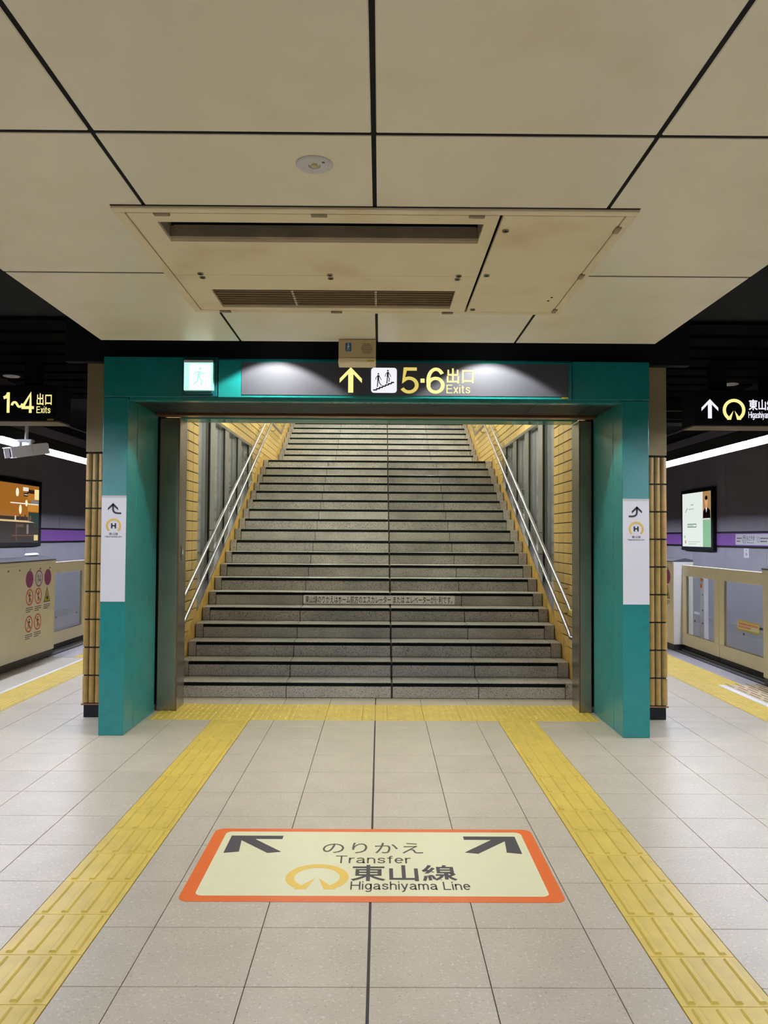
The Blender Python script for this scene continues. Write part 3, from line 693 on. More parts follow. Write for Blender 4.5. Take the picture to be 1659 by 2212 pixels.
mb.build('running_figure', G_EXITF, ln)
MB().cbox(-1.452, -1.250, YF - 0.065, YF - 0.030, 2.535, 2.552, 0.003).build('bottom_cap', M_TEALD, e)

# --- stainless shutter guides inside the portal
for a, b, lab in ((-1.885, -1.712, 'brushed steel shutter guide column beside the step ends, with a small card reader'), (1.700, 1.808, 'brushed steel shutter guide column beside the yellow collared handrail')):
    t = thing('shutter_guide_column', lab, 'column', ((a + b) / 2, 6.8, 0), 'steel shutter guide columns')
    inner = b if a < 0 else a; s = 1 if a < 0 else -1
    MB().cbox(a, b, 6.785, 7.05, 0, 2.488, 0.008).build('column_casing', M_SS, t)
    x0, x1 = sorted((inner - s * 0.006, inner + s * 0.0015)); MB().box(x0, x1, 6.782, 6.80, 0, 2.488).build('edge_strip', M_BRASS, t)
    x0, x1 = sorted((inner - s * .01, inner + s * .006))
    if a < 0:
        MB().cbox(x0, x1, 6.88, 6.94, 1.27, 1.40, 0.002).build('card_reader', M_SS, t); MB().box(x1, x1 + .001, 6.895, 6.925, 1.32, 1.37).build('reader_label', M_WHITE, t); MB().box(x1, x1 + .0012, 6.895, 6.925, 1.355, 1.372).build('reader_light', M_ORANGE, t)

# --- ochre tiled pillars behind the portal
TM = None
for i, (x0, x1) in enumerate(((-2.42, -2.09), (2.03, 2.362))):
    t = thing('tiled_pillar', 'ochre round-tiled pillar with a black base behind the teal pillar ' + ('nearer the purple-disc gate' if i == 0 else 'nearer the glazed platform doors'), 'pillar', ((x0 + x1) / 2, 6.56, 0), 'ochre tiled pillars beside the portal')
    MB().box(x0 + .012, x1 - .012, 6.545, 6.80, 0.10, 2.158).build('pillar_core', M_TG, t)
    MB().cbox(x0 + .015, x1 - .015, 6.54, 6.80, 0, 0.098, 0.003).build('base', M_BLK, t)
    MB().cbox(x0 - .006, x1 + .006, 6.535, 6.80, 0.098, 0.112, 0.003).build('base_ledge', M_BRASS, t)
    MB().cbox(x0, x1, 6.54, 6.80, 2.165, 3.15, 0.004).build('upper_panel', M_UP, t)
    if TM is None:
        k = 7; pr = [(0.0235 * math.cos(math.pi * q / (k - 1)), 0.0135 * math.sin(math.pi * q / (k - 1))) for q in range(k)]
        vs = [(x, -y, -0.1068) for x, y in pr] + [(x, -y, 0.1068) for x, y in pr]
        TM = meshof(MB().add(vs, [(q, q + 1, k + q + 1, k + q) for q in range(k - 1)] + [tuple(range(k)), tuple(range(k, 2 * k)), (0, k, 2 * k - 1, k - 1)]), 'round_tile', M_YTC, True)
    for c in range(6):
        xx = x0 + 0.026 + 0.0515 * c if i == 0 else x1 - 0.026 - 0.0515 * c
        for r in range(9): inst(TM, 'round_tile', t, (xx, 6.544, 0.113 + 0.1135 + r * 0.2268))

# ------------------------------------------------------------------ floor sticker
st_ = thing('floor_sticker', 'orange bordered cream floor sticker with transfer lettering and two arrows', 'sticker', (-0.02, 3.68, 0))
pl = on_floor(0, 0, 0)
mb = MB(); pl.rrect(mb, -0.816, 0.769, 3.275, 4.082, 0.045, 0.0004, 0.0006); mb.build('orange_border', M_ORANGE, st_)
mb = MB(); pl.rrect(mb, -0.756, 0.712, 3.328, 4.040, 0.032, 0.0011, 0.0003); mb.build('cream_field', M_CREAM, st_)
mb = MB()
for s, o in ((1, 0), (-1, -0.047)):
    q = [(s * u + o, v) for u, v in [(-0.722, 3.985), (-0.467, 3.985), (-0.467, 3.942), (-0.600, 3.942), (-0.4535, 3.785), (-0.5165, 3.770), (-0.664, 3.925), (-0.652, 3.785), (-0.722, 3.770)]]
    mb = MB(); pl.poly(mb, q if s < 0 else q[::-1], 0.0015, 0.0003); mb.build('diagonal_arrow', M_INK, st_)
mb = MB(); text(mb, pl, 'のりかえ', -0.262, 0.212, 3.770, 3.898, 0.0, 0.0019); mb.build('upper_lettering', M_INKB, st_)
mb = MB(); letters(mb, pl, 'Transfer', -0.194, 0.150, 3.658, 3.742, .095, 0.0015); mb.build('upper_lettering', M_INKB, st_)
mb = MB(); line_logo(mb, pl, -0.264, 3.507, 0.137, 1.0, 0.0015, 0.0003); mb.build('line_mark', M_LOGO, st_)
mb = MB(); text(mb, pl, '東山線', -0.118, 0.346, 3.470, 3.640, 0.016, 0.0019); mb.build('lower_lettering', M_INK, st_)
mb = MB(); letters(mb, pl, 'Higashiyama Line', -0.116, 0.392, 3.388, 3.466, .105, 0.0015); mb.build('lower_lettering', M_INK, st_)

# ------------------------------------------------------------------ air conditioner in the ceiling
ac = thing('ceiling_air_conditioner', 'beige ceiling air conditioner with intake slot, louvred outlet and access hatch', 'air conditioner', (0, 3.8, 2.76))
AZ = 2.757
def frame(mb, x0, x1, y0, y1, w, z0, z1, c=0.003):
    mb.cbox(x0, x1, y0, y0 + w, z0, z1, c); mb.cbox(x0, x1, y1 - w, y1, z0, z1, c); mb.cbox(x0, x0 + w, y0 + w, y1 - w, z0, z1, c); mb.cbox(x1 - w, x1, y0 + w, y1 - w, z0, z1, c)
mb = MB(); frame(mb, -1.062, 1.012, 3.078, 4.520, 0.040, AZ, AZ + 0.03); mb.build('outer_frame', M_AC, ac)
MB().box(-1.03, 0.98, 3.11, 4.49, 2.86, 2.88).build('duct_box', M_BLACK, ac)
def holed(name, x0, x1, y0, y1, hx0, hx1, hy0, hy1):
    z0, z1 = AZ + 0.002, AZ + 0.016
    MB().box(x0, hx0, y0, y1, z0, z1).box(hx1, x1, y0, y1, z0, z1).box(hx0, hx1, y0, hy0, z0, z1).box(hx0, hx1, hy1, y1, z0, z1).build(name, M_AC, ac)
MB().box(-1.062, 1.012, 3.070, 3.078, ZC - 0.002, ZC + .012).build('shadow_gap', M_BLK, ac)
holed('intake_panel', -1.015, 0.470, 3.126, 3.866, -0.915, 0.417, 3.213, 3.428)
holed('outlet_panel', -1.015, 0.470, 3.869, 4.475, -0.884, 0.384, 4.098, 4.418)
MB().box(0.484, 0.966, 3.126, 4.475, AZ + 0.002, AZ + 0.016).build('access_hatch', M_AC, ac)
MB().box(-0.915, 0.417, 3.405, 3.428, AZ + 0.016, AZ + 0.064).box(-0.93, -0.915, 3.213, 3.428, AZ + .016, AZ + .10).box(.417, .432, 3.213, 3.428, AZ + .016, AZ + .10).build('intake_throat', M_ACGR, ac)
MB().box(-0.90, 0.41, 3.412, 3.436, AZ + 0.064, AZ + 0.070).build('intake_lip', M_AC, ac)
MB().box(-0.93, 0.43, 3.19, 3.50, AZ + 0.095, AZ + 0.10).build('intake_back', M_BLACK, ac)
for k in range(5): MB().tube([(-0.75 + k * 0.26, 3.417, AZ + 0.060), (-0.75 + k * 0.26, 3.417, AZ + 0.065)], 0.005, 8).build('screw', M_BLK, ac)
MB().box(-0.90, 0.40, 4.08, 4.44, AZ + 0.075, AZ + 0.08).build('outlet_back', M_BLK, ac)
for k in range(8):
    y = 4.112 + k * 0.04
    MB().prism([(-0.884, y, AZ + 0.012), (-0.884, y + 0.005, AZ + 0.012), (-0.884, y + 0.028, AZ + 0.055), (-0.884, y + 0.023, AZ + 0.055)], (1.268, 0, 0)).build('louvre_slat', M_ACDK, ac)
    for x in (-0.47, -0.03): MB().cbox(x - .006, x + .006, y - .004, y + .006, AZ + 0.008, AZ + 0.016, .001).build('louvre_clip', M_AC, ac)
for x, y in ((-0.882, 3.843), (-0.884, 3.899), (-0.252, 3.849), (-0.251, 3.899), (0.377, 3.849), (0.376, 3.898), (0.515, 3.273), (0.512, 3.839), (0.511, 4.419)):
    la = MB().tube([(x, y, AZ - 0.004), (x, y, AZ + 0.004)], 0.0145, 16).build('latch', M_SS, ac, True)
    MB().tube([(x, y, AZ - 0.0055), (x, y, AZ - 0.003)], 0.008, 10).build('latch_slot', M_BLK, la)
for x, y in ((-0.875, 3.128), (-0.250, 3.128), (0.378, 3.128), (-0.886, 4.492), (-0.254, 4.492), (0.376, 4.492)):
    MB().cbox(x - .032, x + .032, y - .012, y + .012, AZ - 0.006, AZ + 0.006, .003).build('hinge', M_ACGR, ac)
for y in (3.253, 3.842, 4.434): MB().cbox(0.962, 0.986, y - .03, y + .03, AZ - 0.008, AZ + 0.006, .003).build('hinge', M_ACGR, ac)
for x, y in ((0.899, 4.25), (0.905, 4.19)): MB().tube([(x, y, AZ - 0.001), (x, y, AZ + 0.004)], 0.006, 8).build('screw', M_BLK, ac)

# --- emergency downlight disc in the ceiling, two more on the dark ceiling
def downlight(x, y, z, r, lab):
    d = thing('emergency_downlight', lab, 'light', (x, y, z), 'round emergency downlights')
    mb = MB(); k = 32; vs = []
    for rr, zz in ((r, z), (r, z - 0.004), (r * .93, z - 0.008), (r * .34, z - 0.008), (r * .28, z + 0.002), (r * .26, z + 0.006)): vs += [(x + rr * math.cos(2 * math.pi * q / k), y + rr * math.sin(2 * math.pi * q / k), zz) for q in range(k)]
    mb.add(vs, [(a * k + q, a * k + (q + 1) % k, (a + 1) * k + (q + 1) % k, (a + 1) * k + q) for a in range(5) for q in range(k)] + [tuple(5 * k + q for q in range(k))])
    mb.build('rim', M_WHITED, d, True)
    MB().tube([(x, y, z + 0.0), (x, y, z - 0.010)], r * 0.17, 14).build('lamp_lens', mat('lens_warm', (214, 204, 150), 0.2), d)
    MB().tube([(x + r * .52, y - r * .45, z - 0.006), (x + r * .52, y - r * .45, z - 0.0095)], r * 0.085, 10).build('test_button', M_INKG, d)
downlight(-0.235, 2.72, ZC, 0.064, 'white round emergency downlight in the beige ceiling panel')
downlight(-3.98, 8.55, 3.19, 0.085, 'pale round downlight on the dark ceiling behind the exits 1 to 4 sign post')
downlight(3.86, 8.72, 3.19, 0.085, 'pale round downlight on the dark ceiling behind the line sign post')

# --- speaker box under the ceiling edge
sp = thing('speaker_box', 'beige speaker box with blue walking symbol below the ceiling edge', 'speaker', (-0.155, 5.2, 2.6))
MB().cbox(-0.277, -0.034, 5.15, 5.24, 2.645, 2.768, 0.004).build('speaker_body', mat('speaker_beige', (186, 168, 128), .5), sp)
MB().prism([(-0.277, 5.15, 2.643), (-0.277, 5.24, 2.643), (-0.277, 5.24, 2.60), (-0.277, 5.135, 2.606), (-0.277, 5.13, 2.615)], (0.243, 0, 0)).build('lower_cover', M_AC, sp)
pl = facing_cam(0, 5.15, 0); mb = MB(); pl.rrect(mb, -0.232, -0.194, 2.688, 2.742, 0.004, 0.0005, 0.001); bl = mb.build('blue_symbol', M_BLUE, sp)
mb = MB(); pl.disc(mb, -0.213, 2.734, 0.0042, None, 0.002, .0005, 10)
for pts, w in (([(-.213, 2.728), (-.213, 2.713)], .006), ([(-.214, 2.726), (-.222, 2.715)], .003), ([(-.212, 2.726), (-.205, 2.716)], .003), ([(-.214, 2.714), (-.222, 2.694)], .0035), ([(-.212, 2.714), (-.206, 2.694)], .0035)): pl.stroke(mb, pts, w, 0.002, .0005)
mb.build('walking_figure', M_WHITE, bl)
mb = MB()
for r in range(-4, 5):
    n = 9 - abs(r)
    for q in range(n): pl.disc(mb, -0.093 + (q - (n - 1) / 2) * 0.0088, 2.705 + r * 0.0078, 0.0026, None, 0.0004, .0006, 8)
mb.build('grille_holes', M_BLK, sp, kind='stuff')
pl = facing_cam(0, 5.13, 0); mb = MB(); pl.rect(mb, -0.088, -0.044, 2.618, 2.625, 0.0005, .0008); mb.build('maker_label', M_YLAB, sp)

# --- downlights in the slot above the header (real lamps)
for x in (-0.79, 0.80):
    t = thing('slot_downlight', 'downlight in the slot above the ' + ('green exit light side' if x < 0 else 'exits lettering') + ' of the header', 'light', (x, 5.60, 3.0), 'downlights above the header sign')
    MB().tube([(x, 5.60, 3.02), (x, 5.60, 3.20)], 0.05, 16).build('lamp_can', M_WHITED, t, True)
    MB().tube([(x, 5.60, 3.012), (x, 5.60, 3.019)], 0.04, 16).build('lamp_glass', glow('spot_glass', (255, 248, 235), 30), t)
    L = bpy.data.lights.new('slot_lamp', 'SPOT'); L.energy = SPOT_WATT; L.spot_size = math.radians(112); L.spot_blend = 0.12; L.shadow_soft_size = 0.035; L.color = (1.0, 0.97, 0.92)
    lo = bpy.data.objects.new('slot_lamp', L); C.objects.link(lo); lo.parent = t; lo.location = (0, 0, 0.0)

# ------------------------------------------------------------------ hanging signs
def hanging(x0, x1, lab):
    s = thing('hanging_sign', lab, 'sign', ((x0 + x1) / 2, 7.5, 2.55), 'black signs hanging over the platform sides')
    MB().cbox(x0, x1, 7.50, 7.80, 2.553, 2.895, 0.006).build('sign_case', M_BLK, s)
    MB().box(x0 + .02, x1 - .02, 7.497, 7.501, 2.60, 2.88).build('sign_face', mat('hang_face', (10, 15, 18), 0.6, spec=0.15), s)
    MB().box(x0 + .01, x1 - .01, 7.505, 7.795, 2.547, 2.553).build('underside_tray', M_CONC, s)
    return s, facing_cam(0, 7.497, 0)
s, pl = hanging(-3.99, -3.042, 'black hanging sign with glowing yellow 1 to 4 exits lettering')
for x in (-3.343, -3.85): MB().cbox(x - .065, x + .065, 7.58, 7.72, 2.895, 3.20, .004).build('post', M_BLACK, s)
mb = MB(); letters(mb, pl, '1', -3.565, -3.500, 2.630, 2.824, .15, .002); letters(mb, pl, '~', -3.482, -3.376, 2.700, 2.850, .15, .002); letters(mb, pl, '4', -3.385, -3.272, 2.630, 2.824, .145, .002); mb.build('numerals', G_YEL, s)
mb = MB(); text(mb, pl, '出口', -3.247, -3.106, 2.704, 2.816, 0.016, .002); letters(mb, pl, 'Exits', -3.247, -3.117, 2.630, 2.692, .13, .002); mb.build('lettering', G_YEL, s)
mb = MB(); pl.rect(mb, -3.146, -3.086, 2.562, 2.576, -0.002, .003); mb.build('maker_label', M_YLAB, s)
s, pl = hanging(2.966, 3.88, 'black hanging sign with glowing line name, white arrow and yellow ring')
for x in (3.254, 3.75): MB().cbox(x - .066, x + .066, 7.58, 7.72, 2.895, 3.20, .004).build('post', M_BLACK, s)
mb = MB(); arrow(mb, pl, 3.040, 3.199, 2.622, 2.806, .0005, .002); mb.build('arrow', G_WHT, s)
mb = MB(); line_logo(mb, pl, 3.349, 2.702, 0.107, 1.0, .0005, .002); mb.build('line_mark', G_YEL, s)
mb = MB(); text(mb, pl, '東山線', 3.488, 3.745, 2.702, 2.806, 0.025, .002); letters(mb, pl, 'Higashiyama Line', 3.486, 3.80, 2.628, 2.688, .15, .002); mb.build('lettering', G_WHT, s)

# --- cctv camera
cc = thing('security_camera', 'white box security camera hanging below the exits 1 to 4 sign', 'camera', (-3.53, 7.9, 2.3))
MB().tube([(-3.515, 7.9, 3.19), (-3.515, 7.9, 2.42)], 0.018, 10).build('drop_pole', M_WHITED, cc, True)
MB().cbox(-3.60, -3.45, 7.86, 7.94, 2.40, 2.425, .005).build('mount_plate', M_WHITED, cc)
MB().cbox(-3.595, -3.565, 7.875, 7.925, 2.33, 2.405, .006).build('yoke_arm', M_WHITED, cc); MB().cbox(-3.49, -3.46, 7.875, 7.925, 2.33, 2.405, .006).build('yoke_arm', M_WHITED, cc)
ax = Vector((-0.52, -0.80, -0.20)).normalized(); sd = Vector((ax.y, -ax.x, 0)).normalized(); vz = sd.cross(ax).normalized()
if vz.z < 0: vz = -vz
def obox(mb, o, a0, a1, b0, b1, c0, c1):
    P_ = [o + ax * a + sd * b + vz * c for c in (c0, c1) for b in (b0, b1) for a in (a0, a1)]
    mb.add(P_, [(0, 2, 3, 1), (4, 5, 7, 6), (0, 1, 5, 4), (2, 6, 7, 3), (0, 4, 6, 2), (1, 3, 7, 5)])
o = Vector((-3.515, 7.9, 2.315))
mb = MB(); obox(mb, o, -0.22, 0.15, -0.052, 0.052, -0.056, 0.046); mb.build('camera_housing', M_WHITE, cc)
mb = MB(); obox(mb, o, -0.20, 0.21, -0.062, 0.062, 0.047, 0.055); obox(mb, o, -0.02, 0.20, -0.062, -0.055, -0.05, 0.047); obox(mb, o, -.02, 0.20, 0.055, 0.062, -0.05, 0.047); mb.build('sun_hood', M_WHITE, cc)
mb = MB(); obox(mb, o, 0.151, 0.156, -0.042, 0.042, -0.046, 0.036); mb.build('lens_window', mat('lens_dark', (16, 22, 34), 0.1), cc)

# ------------------------------------------------------------------ long strip lights along the tracks
for sx, X in ((-1, -4.18), (1, 4.05)):
    t = thing('strip_light', 'long bright fluorescent strip above the platform edge on the ' + ('purple-disc gate' if sx < 0 else 'glazed platform doors') + ' side', 'light', (X, 8, 2.65), 'fluorescent strips over the platform edges')
    a, b = sorted((X - sx * 0.13, X + sx * 0.16)); MB().cbox(a, b, -7.5, 23.5, 2.628, 2.668, 0.004).build('housing', M_BLK, t)
    MB().box(a + .01, b - .01, -7.5, 23.5, 2.620, 2.628).build('reflector', M_WHITE, t)
    a, b = sorted((X + sx * 0.15, X + sx * 0.16)); MB().box(a, b, -7.5, 23.5, 2.528, 2.628).build('track_side_shade', M_BLK, t)
    a, b = sorted((X + sx * 0.147, X + sx * 0.15)); MB().box(a, b, -7.5, 23.5, 2.530, 2.620).build('reflector', M_WHITE, t)
    a, b = sorted((X - sx * 0.12, X - sx * 0.13)); MB().box(a, b, -7.5, 23.5, 2.536, 2.628).build('platform_side_shade', M_BLK, t)
    a, b = sorted((X + sx * 0.146, X + sx * 0.161)); MB().box(a, b, -7.5, 23.5, 2.522, 2.528).build('lower_lip', M_BRASS, t)
    y = -7.4; tm = meshof(MB().cbox(-0.016, 0.016, -0.605, 0.605, -0.016, 0.016, 0.008), 'tube_lamp', G_TUBE)
    ho = meshof(MB().cbox(-0.02, 0.02, -0.02, 0.02, -0.04, 0.05, 0.006), 'lamp_holder', M_WHITED)
    for k in range(25):
        inst(tm, 'tube_lamp', t, (X, y + 0.62, 2.564)); inst(ho, 'lamp_holder', t, (X, y + 1.24, 2.583)); y += 1.24
    for y in (-4, 0, 4, 8, 12, 16, 20): MB().tube([(X + sx * .022, y, 2.74), (X + sx * .022, y, 3.22 if y < 22 else 3.9)], 0.012, 8).build('hanger_rod', M_BLACK, t)
    MB().tube([(X, -7.5, 2.935), (X, 23.5, 2.935)], 0.012, 8).build('conduit', M_COND, t, True)
t = thing('ceiling_beam', 'dark cross beam with two pale edge lines behind the line sign', 'beam', (3.4, 10, 2.9), )
MB().box(2.37, 4.9, 9.90, 10.2, 2.93, 3.22).build('beam_case', M_BLK, t)
MB().box(2.37, 4.9, 9.894, 9.90, 3.072, 3.081).build('edge_line', mat('beam_line', (150, 132, 100), .5), t); MB().box(2.37, 4.9, 9.894, 9.90, 2.967, 2.973).build('edge_line', mat('beam_line2', (100, 100, 104), .5), t)

# ------------------------------------------------------------------ platform screen gates
def gate_prints(t, pl, f):
    """pl: plane of the face; f(u) maps a distance from the outer end to the plane's u"""
    def R(mb, u, v, ro, ri): pl.ring(mb, u, v, ri, ro, 0, 360, 0.001, 0.0008, 28)
    mb = MB(); pl.rect(mb, f(-0.10) - .36, f(-0.10) + .36, 0.605, 1.07, 0.0002, .0006); mb.build('sticker_sheet', mat('sheet', (238, 232, 212), .4), t)
    mb = MB(); pl.rect(mb, f(-0.16) - .33, f(-0.16) + .13, 0.27, 0.60, 0.0002, .0006); mb.build('sticker_sheet', mat('sheet2', (236, 232, 210), .4), t)
    for u in (-0.36, 0.14): mb = MB(); pl.disc(mb, f(u), 0.972, 0.098, None, 0.001, .0008, 28); mb.build('purple_disc', M_MAG, t)
    mb = MB(); pl.disc(mb, f(-0.11), 0.970, 0.086, None, 0.0009, .0004); mb.build('number_plate', M_WHITE, t)
    mb = MB(); R(mb, f(-0.11), 0.970, 0.098, 0.084); mb.build('number_ring', M_MAG, t)
    mb = MB(); letters(mb, pl, '14', f(-0.11) - .046, f(-0.11) + .052, 0.925, 1.015, .11, .0016); mb.build('number', M_INK, t)
    for u, v, ps in ((-0.35, .765, 0), (-0.12, .765, 1), (-0.36, .46, 2), (-0.125, .465, 0)):
        uu = f(u); mb = MB(); R(mb, uu, v, 0.096, 0.079); pl.stroke(mb, [(uu - .058, v + .058), (uu + .058, v - .058)], 0.015, 0.001, .0008); mb.build('prohibition_ring', M_ORANGE, t)
        mb = MB(); pl.disc(mb, uu + (.012 if ps else 0), v + .052, 0.011, None, .0007, .0006, 12)
        lean = .03 if ps == 2 else 0.0
        pl.stroke(mb, [(uu + lean * .5, v + .036), (uu - lean * .3, v - .012)], 0.024, .0007, .0006)
        pl.stroke(mb, [(uu, v + .03), (uu - .035, v + (.005 if ps != 1 else .02))], 0.009, .0007, .0006); pl.stroke(mb, [(uu + .004, v + .03), (uu + .04, v + (.01 if ps != 1 else .034))], 0.009, .0007, .0006)
        pl.stroke(mb, [(uu - .004, v - .01), (uu - .010 - lean, v - .06)], 0.011, .0007, .0006); pl.stroke(mb, [(uu + .004, v - .01), (uu + .014 + lean * .4, v - .058)], 0.011, .0007, .0006)
        mb.build('figure', M_INK, t)
        mb = MB(); lines_of_print(mb, pl, uu - .09, uu + .09, v - .115, 3, .022, .011); mb.build('small_print', M_INKG, t, kind='stuff')
    u = f(0.125); mb = MB(); pl.poly(mb, [(u - .092, .678), (u + .092, .678), (u, .86)], .001, .0006); wt = mb.build('warning_triangle', M_INK, t)
    mb = MB(); pl.poly(mb, [(u - .074, .689), (u + .074, .689), (u, .838)], .0016, .0005); mb.build('triangle_field', M_WARN, wt)
    mb = MB(); pl.disc(mb, u + .008, .722, .022, .02, .0021, .0004, 10)
    for a in (30, 75, 120, 160): pl.stroke(mb, [(u + .008, .722), (u + .008 + .04 * math.cos(math.radians(a)), .722 + .04 * math.sin(math.radians(a)))], .008, .0021, .0004)
    mb.build('hand_symbol', M_INK, wt)
    mb = MB(); lines_of_print(mb, pl, u - .09, u + .09, .650, 3, .02, .010); mb.build('small_print', M_INKG, t, kind='stuff')
def pocket(sx, X, y0, y1, lab, prints=None, end=None):
    t = thing('platform_gate', lab, 'platform gate', (X, (y0 + y1) / 2, 0), 'platform gate cabinets')
    a, b = sorted((X, X + sx * 0.27))
    MB().cbox(a, b, y0, y1, 0.085, 1.135, 0.006).build('cabinet', M_GATE, t)
    q0, q1 = sorted((X + sx * 0.012, X + sx * 0.26)); MB().box(q0, q1, y0 + .01, y1 - .01, 0, 0.085).build('plinth', M_GATED, t)
    q0, q1 = sorted((X - sx * .006, X + sx * 0.27)); MB().cbox(q0, q1, y0, y1, 1.1355, 1.172, 0.004).build('top_rail', M_GATE, t)
    xa = X - sx * 0.012
    MB().prism([(xa, y0, 1.172), (xa, y0, 1.186), (X + sx * .16, y0, 1.222), (X + sx * .27, y0, 1.20), (X + sx * .27, y0, 1.172)], (0, y1 - y0, 0)).build('cap', mat('cap_grey', (74, 74, 80), .3), t)
    pl = facing_plus_x(X, 0, 0) if sx < 0 else facing_minus_x(X, 0, 0)
    if sx > 0: pass
    sgn = 1 if sx < 0 else -1
    for k in range(int((y1 - y0) / 0.26)):
        yy = y1 - 0.17 - k * 0.27
        MB().tube([(X, yy, 1.083), (X - sx * 0.006, yy, 1.083)], 0.011, 10).build('bolt', M_SS, t)
    if prints: gate_prints(t, pl, prints)
    return t
t = pocket(-1, -4.01, 5.6, 9.88, 'beige platform gate cabinet with two purple discs and warning stickers', prints=lambda u: 9.52 + u)
MB().cbox(-4.24, -4.17, 9.50, 9.80, 1.215, 1.26, 0.02).build('sensor_bar', M_WHITE, t)
t = pocket(1, 3.885, 10.55, 13.6, 'beige platform gate cabinet with a white end beside the far glazed door', prints=lambda u: -(10.86 + 0.02) + u)
MB().cbox(3.887, 4.12, 10.535, 10.549, 0.085, 1.17, 0.003).build('white_end', M_GATEW, t)
MB().cbox(3.95, 4.01, 11.2, 11.5, 1.222, 1.265, 0.02).build('sensor_bar', M_WHITE, t)
pocket(1, 3.885, 4.6, 8.08, 'beige platform gate cabinet beside the ribbed beige floor pad')
def leaf(sx, X, y0, y1, lab):
    t = thing('platform_door', lab, 'platform door', (X, (y0 + y1) / 2, 0.05), 'sliding platform doors')
    a, b = sorted((X, X + sx * 0.04)); z0, z1, f, fb = 0.09, 1.135, 0.13, 0.155
    MB().cbox(a, b, y0, y1, z0, z0 + fb, .003).cbox(a, b, y0, y1, z1 - .14, z1, .003).cbox(a, b, y0, y0 + f, z0 + fb, z1 - .14, .003).cbox(a, b, y1 - f, y1, z0 + fb, z1 - .14, .003).build('door_frame', M_GATE, t)
    q0, q1 = sorted((X + sx * .01, X + sx * .03)); MB().box(q0, q1, y0, y1, 0.012, z0).build('guide_shoe', M_BLK, t)
    MB().box(X + sx * .02 - .003, X + sx * .02 + .003, y0 + f, y1 - f, z0 + fb, z1 - .14).build('pane', M_GLASS, t)
    return t
leaf(1, 4.0, 9.402, 10.53, 'glazed beige sliding platform door next to the white cabinet end')
leaf(1, 4.0, 8.085, 9.392, 'glazed beige sliding platform door with the yellow notice seen through it')
leaf(-1, -4.13, 9.9, 11.24, 'glazed beige sliding platform door beside the purple-disc gate')
leaf(-1, -4.13, 11.25, 12.5, 'glazed beige sliding platform door hidden mostly behind the ochre tiled pillar')
t = thing('door_edge_post', 'white perforated post seen through the glazed platform door', 'post', (4.24, 10.2, 0))
MB().cbox(4.22, 4.28, 10.36, 10.50, 0.0, 1.10, .004).build('post_body', M_WHITE, t)
for z in (.95, .75, .55, .38): MB().tube([(4.219, 10.40, z), (4.215, 10.40, z)], .012, 8).build('hole', M_INK, t)
MB().box(4.216, 4.22, 10.42, 10.47, 0.93, 0.97).build('red_mark', M_ORANGE, t); MB().box(4.216, 4.22, 10.41, 10.47, 0.84, 0.89).build('red_mark', M_ORANGE, t)

# ------------------------------------------------------------------ things on the track walls
# white advertisement
ad = thing('lit_advertisement', 'tall lit white advertisement with green panel and portrait of a man in a suit', 'advertisement', (7.4, 18.35, 1.2))
pl = facing_minus_x(7.39, 0, 0)
MB().cbox(7.30, 7.395, 17.44, 19.26, 1.21, 2.63, .01).build('ad_frame', M_BLK, ad)
pl = facing_minus_x(7.30, 0, 0)
def rc(u0, u1, v0, v1, m, name='print', n0=.002, par=None):
    mb = MB(); pl.rect(mb, u0, u1, v0, v1, n0, .001); return mb.build(name, m, par or ad)
pan = rc(-19.17, -17.53, 1.30, 2.55, glow('ad_white', (236, 244, 238), .92), 'lit_panel', .0005)
rc(-17.96, -17.53, 1.30, 1.92, glow('ad_green', (150, 205, 160), .8), 'green_area')
rc(-17.96, -17.53, 1.92, 2.55, glow('ad_tan', (196, 150, 96), .75), 'portrait_ground')
mb = MB(); pl.disc(mb, -17.76, 2.31, .075, .11, .004, .001, 16); pl.stroke(mb, [(-17.76, 2.22), (-17.76, 2.12)], .07, .0035, .001); mb.build('portrait_face', glow('ad_skin', (232, 176, 130), .85), ad)
mb = MB(); pl.disc(mb, -17.76, 2.40, .07, .05, .0045, .001, 14); pl.poly(mb, [(-17.95, 1.93), (-17.54, 1.93), (-17.56, 2.12), (-17.70, 2.19), (-17.76, 2.08), (-17.82, 2.19), (-17.93, 2.10)], .004, .001); mb.build('portrait_hair_and_suit', mat('ad_dark', (52, 36, 32), .5), ad)
mb = MB(); pl.poly(mb, [(-17.81, 2.18), (-17.76, 2.07), (-17.71, 2.18)], .0045, .001); pl.rect(mb, -17.94, -17.56, 1.915, 1.945, .005, .001); mb.build('portrait_shirt', glow('ad_shirt', (240, 236, 232), .9), ad)
g1 = glow('ad_ink', (84, 130, 110), .6)
mb = MB(); pl.rect(mb, -18.86, -18.33, 1.745, 1.83, .002, .001); bx = mb.build('outlined_box', g1, ad)
mb = MB(); pl.rect(mb, -18.845, -18.345, 1.762, 1.813, .0032, .0006); mb.build('box_field', glow('ad_white2', (226, 240, 232), .9), bx)
mb = MB(); pl.stroke(mb, [(-18.98, 2.10), (-18.86, 2.21)], .02, .002, .001); mb.build('slash_mark', g1, ad)
mb = MB(); lines_of_print(mb, pl, -18.66, -18.40, 2.29, 1, .05, .035, .002); lines_of_print(mb, pl, -18.78, -18.30, 2.19, 1, .05, .03, .002); lines_of_print(mb, pl, -18.80, -18.10, 1.42, 2, .05, .016, .002); lines_of_print(mb, pl, -18.80, -18.36, 1.80, 1, .05, .03, .0042); mb.build('small_print', glow('ad_pale', (190, 204, 196), .8), ad, kind='stuff')
rc(-19.02, -18.95, 1.37, 1.44, glow('ad_orange', (226, 150, 90), .8), 'orange_mark'); rc(-19.06, -19.0, 1.50, 1.56, glow('ad_mint', (170, 216, 190), .8), 'green_mark')
